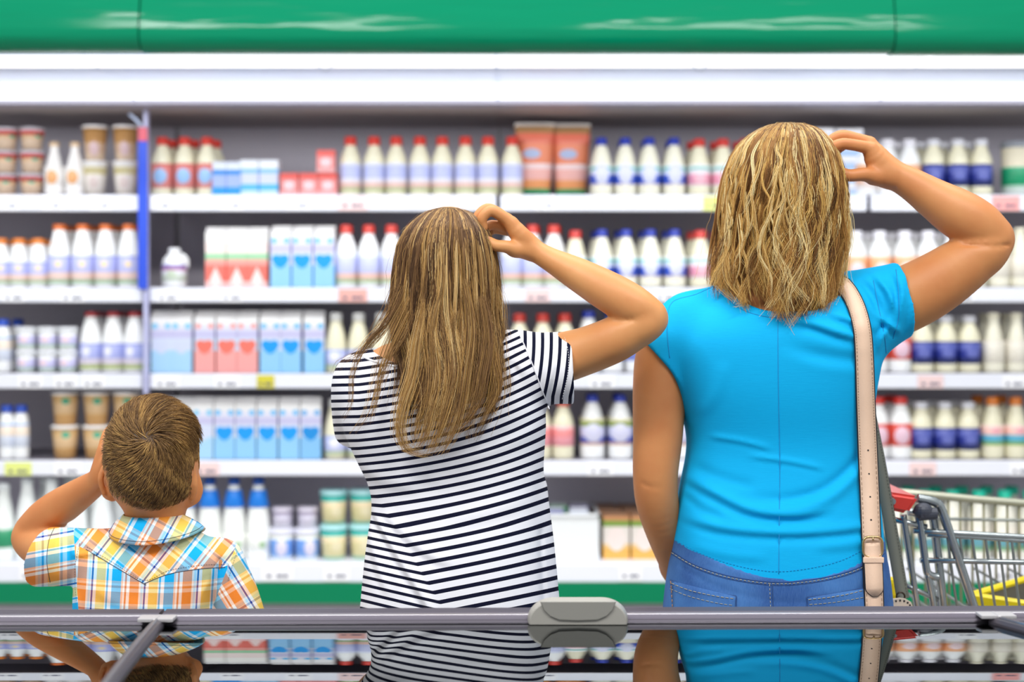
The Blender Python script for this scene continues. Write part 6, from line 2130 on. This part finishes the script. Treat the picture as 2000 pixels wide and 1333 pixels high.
# short hair combed away from a whorl on the crown
rng = np.random.default_rng(21)
HB = hair_mat('hair_brown', '#4c3622', [(0, '#523a24'), (.4, '#80603c'), (.75, '#ad8650'), (1, '#d2a965')], .3)
c0 = Vector(hc)
whorl = Vector(b_(290, 843, 2.16))
def hairline(px, py, back):
    """True where the scalp carries hair: behind the face, above the nape."""
    return True
roots, dirs, lens = [], [], []
tries = 0
wdir = (whorl - c0).normalized()
ca_ = wdir.orthogonal().normalized()
while len(roots) < 11000 and tries < 40000:
    tries += 1
    v = Vector(rng.normal(0, 1, 3)).normalized()
    # keep the back, the sides and the top; leave out face and neck
    if v.y > .55 and v.z < .45: continue
    if v.z < -.93: continue
    o = c0 + v * .2 + Vector((0, 0, -.012))
    h = bodyT.ray_cast(o, -v)
    if h[0] is None: continue
    p, nrm = h[0], h[1]
    if nrm.dot(v) < 0: nrm = -nrm
    ppx = 1000 + p.x / p.y * F; ppy = HOR - (p.z - ZC) / p.y * F
    low = 992 - 26 * abs((ppx - 297) / 70.0) ** 2 if ppx > 215 else 930
    low = min(low, 996)
    if ppy > low: continue
    if abs(v.x) > .5 and p.y > 2.228 and ppy > 912: continue       # ears and temples
    if (ppx < 222 or ppx > 374) and ppy > 905 and p.y > 2.20: continue
    if ppx < 212 and ppy > 905: continue
    if abs(p.x - c0.x) > .0695: continue
    if (p - c0).length > .112 or (p - c0).length < .055: continue
    ang = v.angle(wdir)
    t = (v - wdir * v.dot(wdir))
    t = t.normalized() if t.length > 1e-4 else ca_
    sw = wdir.cross(t)
    swirl = 1.0 * math.exp(-ang * 1.6) + .25
    d = (t + sw * -swirl)
    grav = Vector((0, 0, -1.0)) * min(1.0, ang * .5) * (.9 if v.y < .2 else .1)
    if v.z > .45 and v.y > -.4: grav = Vector((.75, .35, 0))      # fringe swept across the top
    d = d + grav * .8 + Vector(rng.normal(0, .16, 3))
    d = d - nrm * d.dot(nrm)
    d.normalize()
    top = max(0.0, min(1.0, (920 - ppy) / 110.0))
    roots.append(p); dirs.append((d, nrm)); lens.append((.012 + .026 * top) * rng.uniform(.7, 1.15))
N, M = len(roots), 6
pts = np.zeros((N, M, 3))
for i in range(N):
    p, (d, nn), L = roots[i], dirs[i], lens[i]
    cur, dd = p + nn * .0003, (d + nn * (.42 + .35 * (max(0.0, (p - c0).normalized().z))) * (1.0 if abs((p - c0).normalized().x) < .75 else .45)).normalized()
    for k in range(M):
        pts[i, k] = cur
        cur = cur + dd * (L / (M - 1))
        # bend back towards the head
        rad = (cur - c0).normalized()
        dd = (dd - rad * .26 * dd.dot(rad) - rad * .10).normalized()
rn = np.clip(rng.normal(.42, .2, N) + .25 * (np.sin(pts[:, 0, 0] * 190 + pts[:, 0, 2] * 120) > .55), 0, 1)
s = np.linspace(0, 1, M)
rad = .00055 * (1 - .8 * s ** 1.5)[None, :] * rng.uniform(.7, 1.25, N)[:, None]
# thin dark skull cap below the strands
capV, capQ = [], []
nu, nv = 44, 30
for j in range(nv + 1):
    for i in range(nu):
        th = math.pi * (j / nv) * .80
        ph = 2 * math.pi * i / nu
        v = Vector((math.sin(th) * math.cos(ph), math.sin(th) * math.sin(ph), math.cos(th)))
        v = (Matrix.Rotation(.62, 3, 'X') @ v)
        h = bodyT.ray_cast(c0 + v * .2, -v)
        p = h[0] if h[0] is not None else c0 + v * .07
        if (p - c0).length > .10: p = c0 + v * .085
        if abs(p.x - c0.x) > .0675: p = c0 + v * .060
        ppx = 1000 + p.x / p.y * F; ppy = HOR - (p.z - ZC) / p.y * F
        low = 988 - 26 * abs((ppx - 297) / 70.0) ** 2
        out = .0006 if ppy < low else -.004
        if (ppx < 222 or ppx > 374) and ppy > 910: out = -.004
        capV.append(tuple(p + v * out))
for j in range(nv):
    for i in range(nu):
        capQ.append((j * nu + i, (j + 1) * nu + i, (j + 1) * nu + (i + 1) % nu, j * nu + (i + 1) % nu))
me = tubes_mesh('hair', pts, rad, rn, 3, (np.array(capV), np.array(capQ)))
adopt(link_mesh('hair', me, HB), boy)
# ================================================================ shoulder bag worn by the woman
BEIGE = mat('leather_beige', '#ecc9ae', .5)
q = NT(BEIGE)
x, y, z, v = q.coord('Object')
q.bump(q.noise(v, 420, 3), .35, .0008)
SHADED_BACK = mat('leather_shaded', '#6c6f66', .6)  # inner side of the beige leather, its shade mixed into the colour
EDGE = mat('edge_paint', '#17151c', .5)
GOLD = mat('buckle_gold', '#c9a878', .25, metal=.9)
THB = mat('thread_tan', '#8a6f58', .7)
bag = empty('shoulder_bag', P(1760, 1240, 2.33), 'beige leather shoulder bag with gold buckle hanging from the woman in blue', 'bag')
def bg(o, par=None):
    o.parent = par or bag
    if par is None: o.matrix_parent_inverse = Matrix.Translation(-Vector(bag.location))
    return o


def ribbon(name, cen, half, m, th=.0028, parent=None):
    """Flat strap: cen = points, half = half-width vectors at each point."""
    bm = bmesh.new()
    rings = []
    n = len(cen)
    for i in range(n):
        t = (cen[min(i + 1, n - 1)] - cen[max(i - 1, 0)]).normalized()
        hv = half[i]
        nn = t.cross(hv).normalized() * th / 2
        rings.append([bm.verts.new(cen[i] + a) for a in (-hv - nn, hv - nn, hv + nn, -hv + nn)])
    for a, b in zip(rings[:-1], rings[1:]):
        for k in range(4): bm.faces.new((a[k], a[(k + 1) % 4], b[(k + 1) % 4], b[k]))
    bm.faces.new(rings[0][::-1]); bm.faces.new(rings[-1])
    bmesh.ops.recalc_face_normals(bm, faces=bm.faces)
    return bg(link_mesh(name, bm_mesh(bm, name), m, None, True), parent)


def strap_pts(path, off):
    """path: (px, py, half width px); points rest on shirt or jeans."""
    P2 = catmull([Vector((a, b, c)) for a, b, c in path], 9)
    cen, half = [], []
    for i, p in enumerate(P2):
        t = (P2[min(i + 1, len(P2) - 1)] - P2[max(i - 1, 0)]); t.z = 0; t.normalize()
        n = Vector((t.y, -t.x, 0))
        if n.x < 0: n = -n
        ds = [s.at(p.x + k * p.z, p.y, 0) for s in (WS, WJ) for k in (-.8, 0, .8) if s.t.ray_cast(Vector((0, 0, ZC)), (P(p.x + k * p.z, p.y, 2.2) - Vector((0, 0, ZC))).normalized())[0] is not None]
        d = min([v.y for v in ds]) if ds else 2.2
        cen.append([p.x, p.y, d]); half.append((n, p.z))
    dd = np.array([c[2] for c in cen])
    # a taut strap bridges hollows
    for nk in (21, 15):
        sm_ = np.convolve(np.pad(dd, nk // 2, 'edge'), np.ones(nk) / nk, 'valid')
        dd = np.minimum(dd, sm_)
    dd = np.convolve(np.pad(dd, 5, 'edge'), np.ones(11) / 11, 'valid') - .0015
    out = [P(c[0], c[1], d - off) for c, d in zip(cen, dd)]
    hv = [Vector((n.x * w_, 0, -n.y * w_)) * (d / F) for (n, w_), d in zip(half, dd)]
    return out, hv, dd


front = [(1646, 556, 15), (1660, 574, 15), (1674, 604, 15.5), (1684, 645, 16), (1688, 700, 16.5), (1691, 790, 17), (1695, 890, 17.5), (1699, 980, 17.5), (1702, 1060, 17.5), (1705, 1120, 17.5), (1708, 1200, 17)]
cen, hv, dd = strap_pts(front, .005)
# over the shoulder: the first points dive behind the neck side
lead = [cen[0] + Vector((-.004, .045, -.004)), cen[0] + Vector((-.003, .022, .004))]
cen2 = lead + cen; hv2 = [hv[0], hv[0]] + hv
st = ribbon('strap', cen2, hv2, BEIGE); st['label'] = 'beige front strap with dark painted edges'
bm = bmesh.new()
for s in (-1, 1): tube_bm(bm, [c + h * s * 1.03 for c, h in zip(cen2, hv2)], .0016, 6)
bg(link_mesh('edge_line', bm_mesh(bm), EDGE), st)
bm = bmesh.new()
for s in (-.86, .86):
    L = 0
    for i in range(len(cen) - 1):
        a, b = cen[i] + hv[i] * s, cen[i + 1] + hv[i + 1] * s
        n = max(1, int((b - a).length / .0042))
        for k in range(n):
            p0, p1 = a.lerp(b, k / n), a.lerp(b, (k + .6) / n)
            o = Vector((0, -.0017, 0))
            tube_bm(bm, [p0 + o, p1 + o], .00035, 4)
o = bg(link_mesh('edge_stitching', bm_mesh(bm), THB), st); o['kind'] = 'stuff'
def near(py): return min(range(len(cen)), key=lambda i: abs((HOR - (cen[i].z - ZC) / cen[i].y * F) - py))
for py in (880, 926, 971, 1016):
    i = near(py)
    hb = bmesh.new()
    bmesh.ops.create_cone(hb, cap_ends=True, segments=10, radius1=.0013, radius2=.0013, depth=.001, matrix=Matrix.Translation(P(1000 + cen[i].x / cen[i].y * F + 1, py, cen[i].y - .0017)) @ Matrix.Rotation(math.pi / 2, 4, 'X'))
    bg(link_mesh('punch_hole', bm_mesh(hb), EDGE), st)
# strap end below the buckle: second layer with rounded tip
i0, i1 = near(1058), near(1150)
c3 = [c + Vector((0, -.0045, 0)) for c in cen[i0:i1 + 1]]; h3 = [h * .96 for h in hv[i0:i1 + 1]]
e = c3[-1]
for k, fct in ((1, .9), (2, .66), (3, .3)):
    c3.append(e + Vector((.0004 * k, 0, -.0042 * k))); h3.append(hv[i1] * fct)
tongue = ribbon('strap_end', c3, h3, BEIGE)
bm = bmesh.new()
loop = [c + h * 1.03 for c, h in zip(c3, h3)] + [c - h * 1.03 for c, h in zip(c3[::-1], h3[::-1])]
tube_bm(bm, loop, .0011, 6)
bg(link_mesh('edge_line', bm_mesh(bm), EDGE), tongue)
# buckle
i = near(1066)
c = cen[i] + Vector((0, -.0065, 0))
wv, hh = .0152, .0155
ring = []
for k in range(40):
    a = 2 * math.pi * k / 40
    ca_, sa_ = math.cos(a), math.sin(a)
    ring.append(c + Vector((wv * math.copysign(abs(ca_) ** .55, ca_), 0, hh * math.copysign(abs(sa_) ** .55, sa_))))
b_o = bg(tube('buckle', ring, .0021, GOLD, None, 8, True)); b_o['label'] = 'gold rectangular buckle'
bg(tube('buckle_prong', [c + Vector((0, -.001, hh)), c + Vector((.0005, -.0022, hh - .006))], .0015, GOLD, None, 6), b_o)
i = near(1090)
kp = bmesh.new()
box_bm(kp, cen[i] + Vector((.0002, -.0065, 0)), (.0325, .004, .0088), bevel=.0014, seg=2)
bg(link_mesh('keeper_loop', bm_mesh(kp), BEIGE))
# rear strap, seen from its inner side, running behind the waist to the bag
path = [(1690, 770, 2.36), (1706, 850, 2.375), (1720, 920, 2.385), (1734, 1000, 2.39), (1748, 1080, 2.39), (1760, 1150, 2.385), (1763, 1172, 2.38)]
pc = catmull([P(*p) for p in path], 6)
hv4 = [Vector((.0106, .004, .002)) for _ in pc]
rs = ribbon('rear_strap', pc, hv4, SHADED_BACK); rs['label'] = 'inner side of the beige rear strap, its shade painted grey'
bm = bmesh.new()
tube_bm(bm, [a + b for a, b in zip(pc, hv4)], .0013, 6)
bg(link_mesh('edge_line', bm_mesh(bm), EDGE), rs)
bm = bmesh.new()
for i in range(len(pc) - 1):
    a, b = pc[i] + hv4[i] * .8, pc[i + 1] + hv4[i + 1] * .8
    n = max(1, int((b - a).length / .0045))
    for k in range(n): tube_bm(bm, [a.lerp(b, k / n) + Vector((0, -.002, 0)), a.lerp(b, (k + .6) / n) + Vector((0, -.002, 0))], .00035, 4)
o = bg(link_mesh('edge_stitching', bm_mesh(bm), mat('thread_grey', '#3c3c3a', .7), ), rs); o['kind'] = 'stuff'
# ring, perforated tab and bag body
bg(tube('strap_ring', [P(1759, 1166, 2.37) + Vector((.007 * math.cos(a), 0, .007 * math.sin(a))) for a in np.linspace(0, 2 * math.pi, 18, endpoint=False)], .0016, mat('ring_dark', '#4a4038', .3, metal=.8), None, 6, True))
tb = bmesh.new()
tabc = P(1757, 1190, 2.36)
out_ = [(-.021, -.05), (-.021, .004), (-.018, .012), (-.010, .0165), (0, .018), (.010, .0165), (.018, .012), (.021, .004), (.021, -.05)]
A = [tb.verts.new(tabc + Vector((a, -.003, b))) for a, b in out_]; B2 = [tb.verts.new(tabc + Vector((a, .003, b))) for a, b in out_]
for k in range(len(A)): tb.faces.new((A[k], A[(k + 1) % len(A)], B2[(k + 1) % len(A)], B2[k]))
tb.faces.new(A[::-1]); tb.faces.new(B2)
bmesh.ops.recalc_face_normals(tb, faces=tb.faces)
tab = bg(link_mesh('strap_tab', bm_mesh(tb), mat('leather_cream', '#d9cbb8', .5)))
pb = bmesh.new()
for k in range(7):
    a = math.pi * (.12 + .76 * k / 6)
    box_bm(pb, tabc + Vector((.0175 * math.cos(a), -.0032, .002 + .0125 * math.sin(a))), (.0028, .0012, .0030))
bg(link_mesh('punched_squares', bm_mesh(pb), EDGE), tab)
bb = bmesh.new()
box_bm(bb, P(1762, 1330, 2.36), (.20, .065, .20), bevel=.02, seg=3)
bg(link_mesh('bag_body', bm_mesh(bb), BEIGE))
fb = bmesh.new()
box_bm(fb, P(1762, 1275, 2.325), (.19, .010, .10), bevel=.004, seg=2)
bg(link_mesh('bag_flap', bm_mesh(fb), BEIGE))
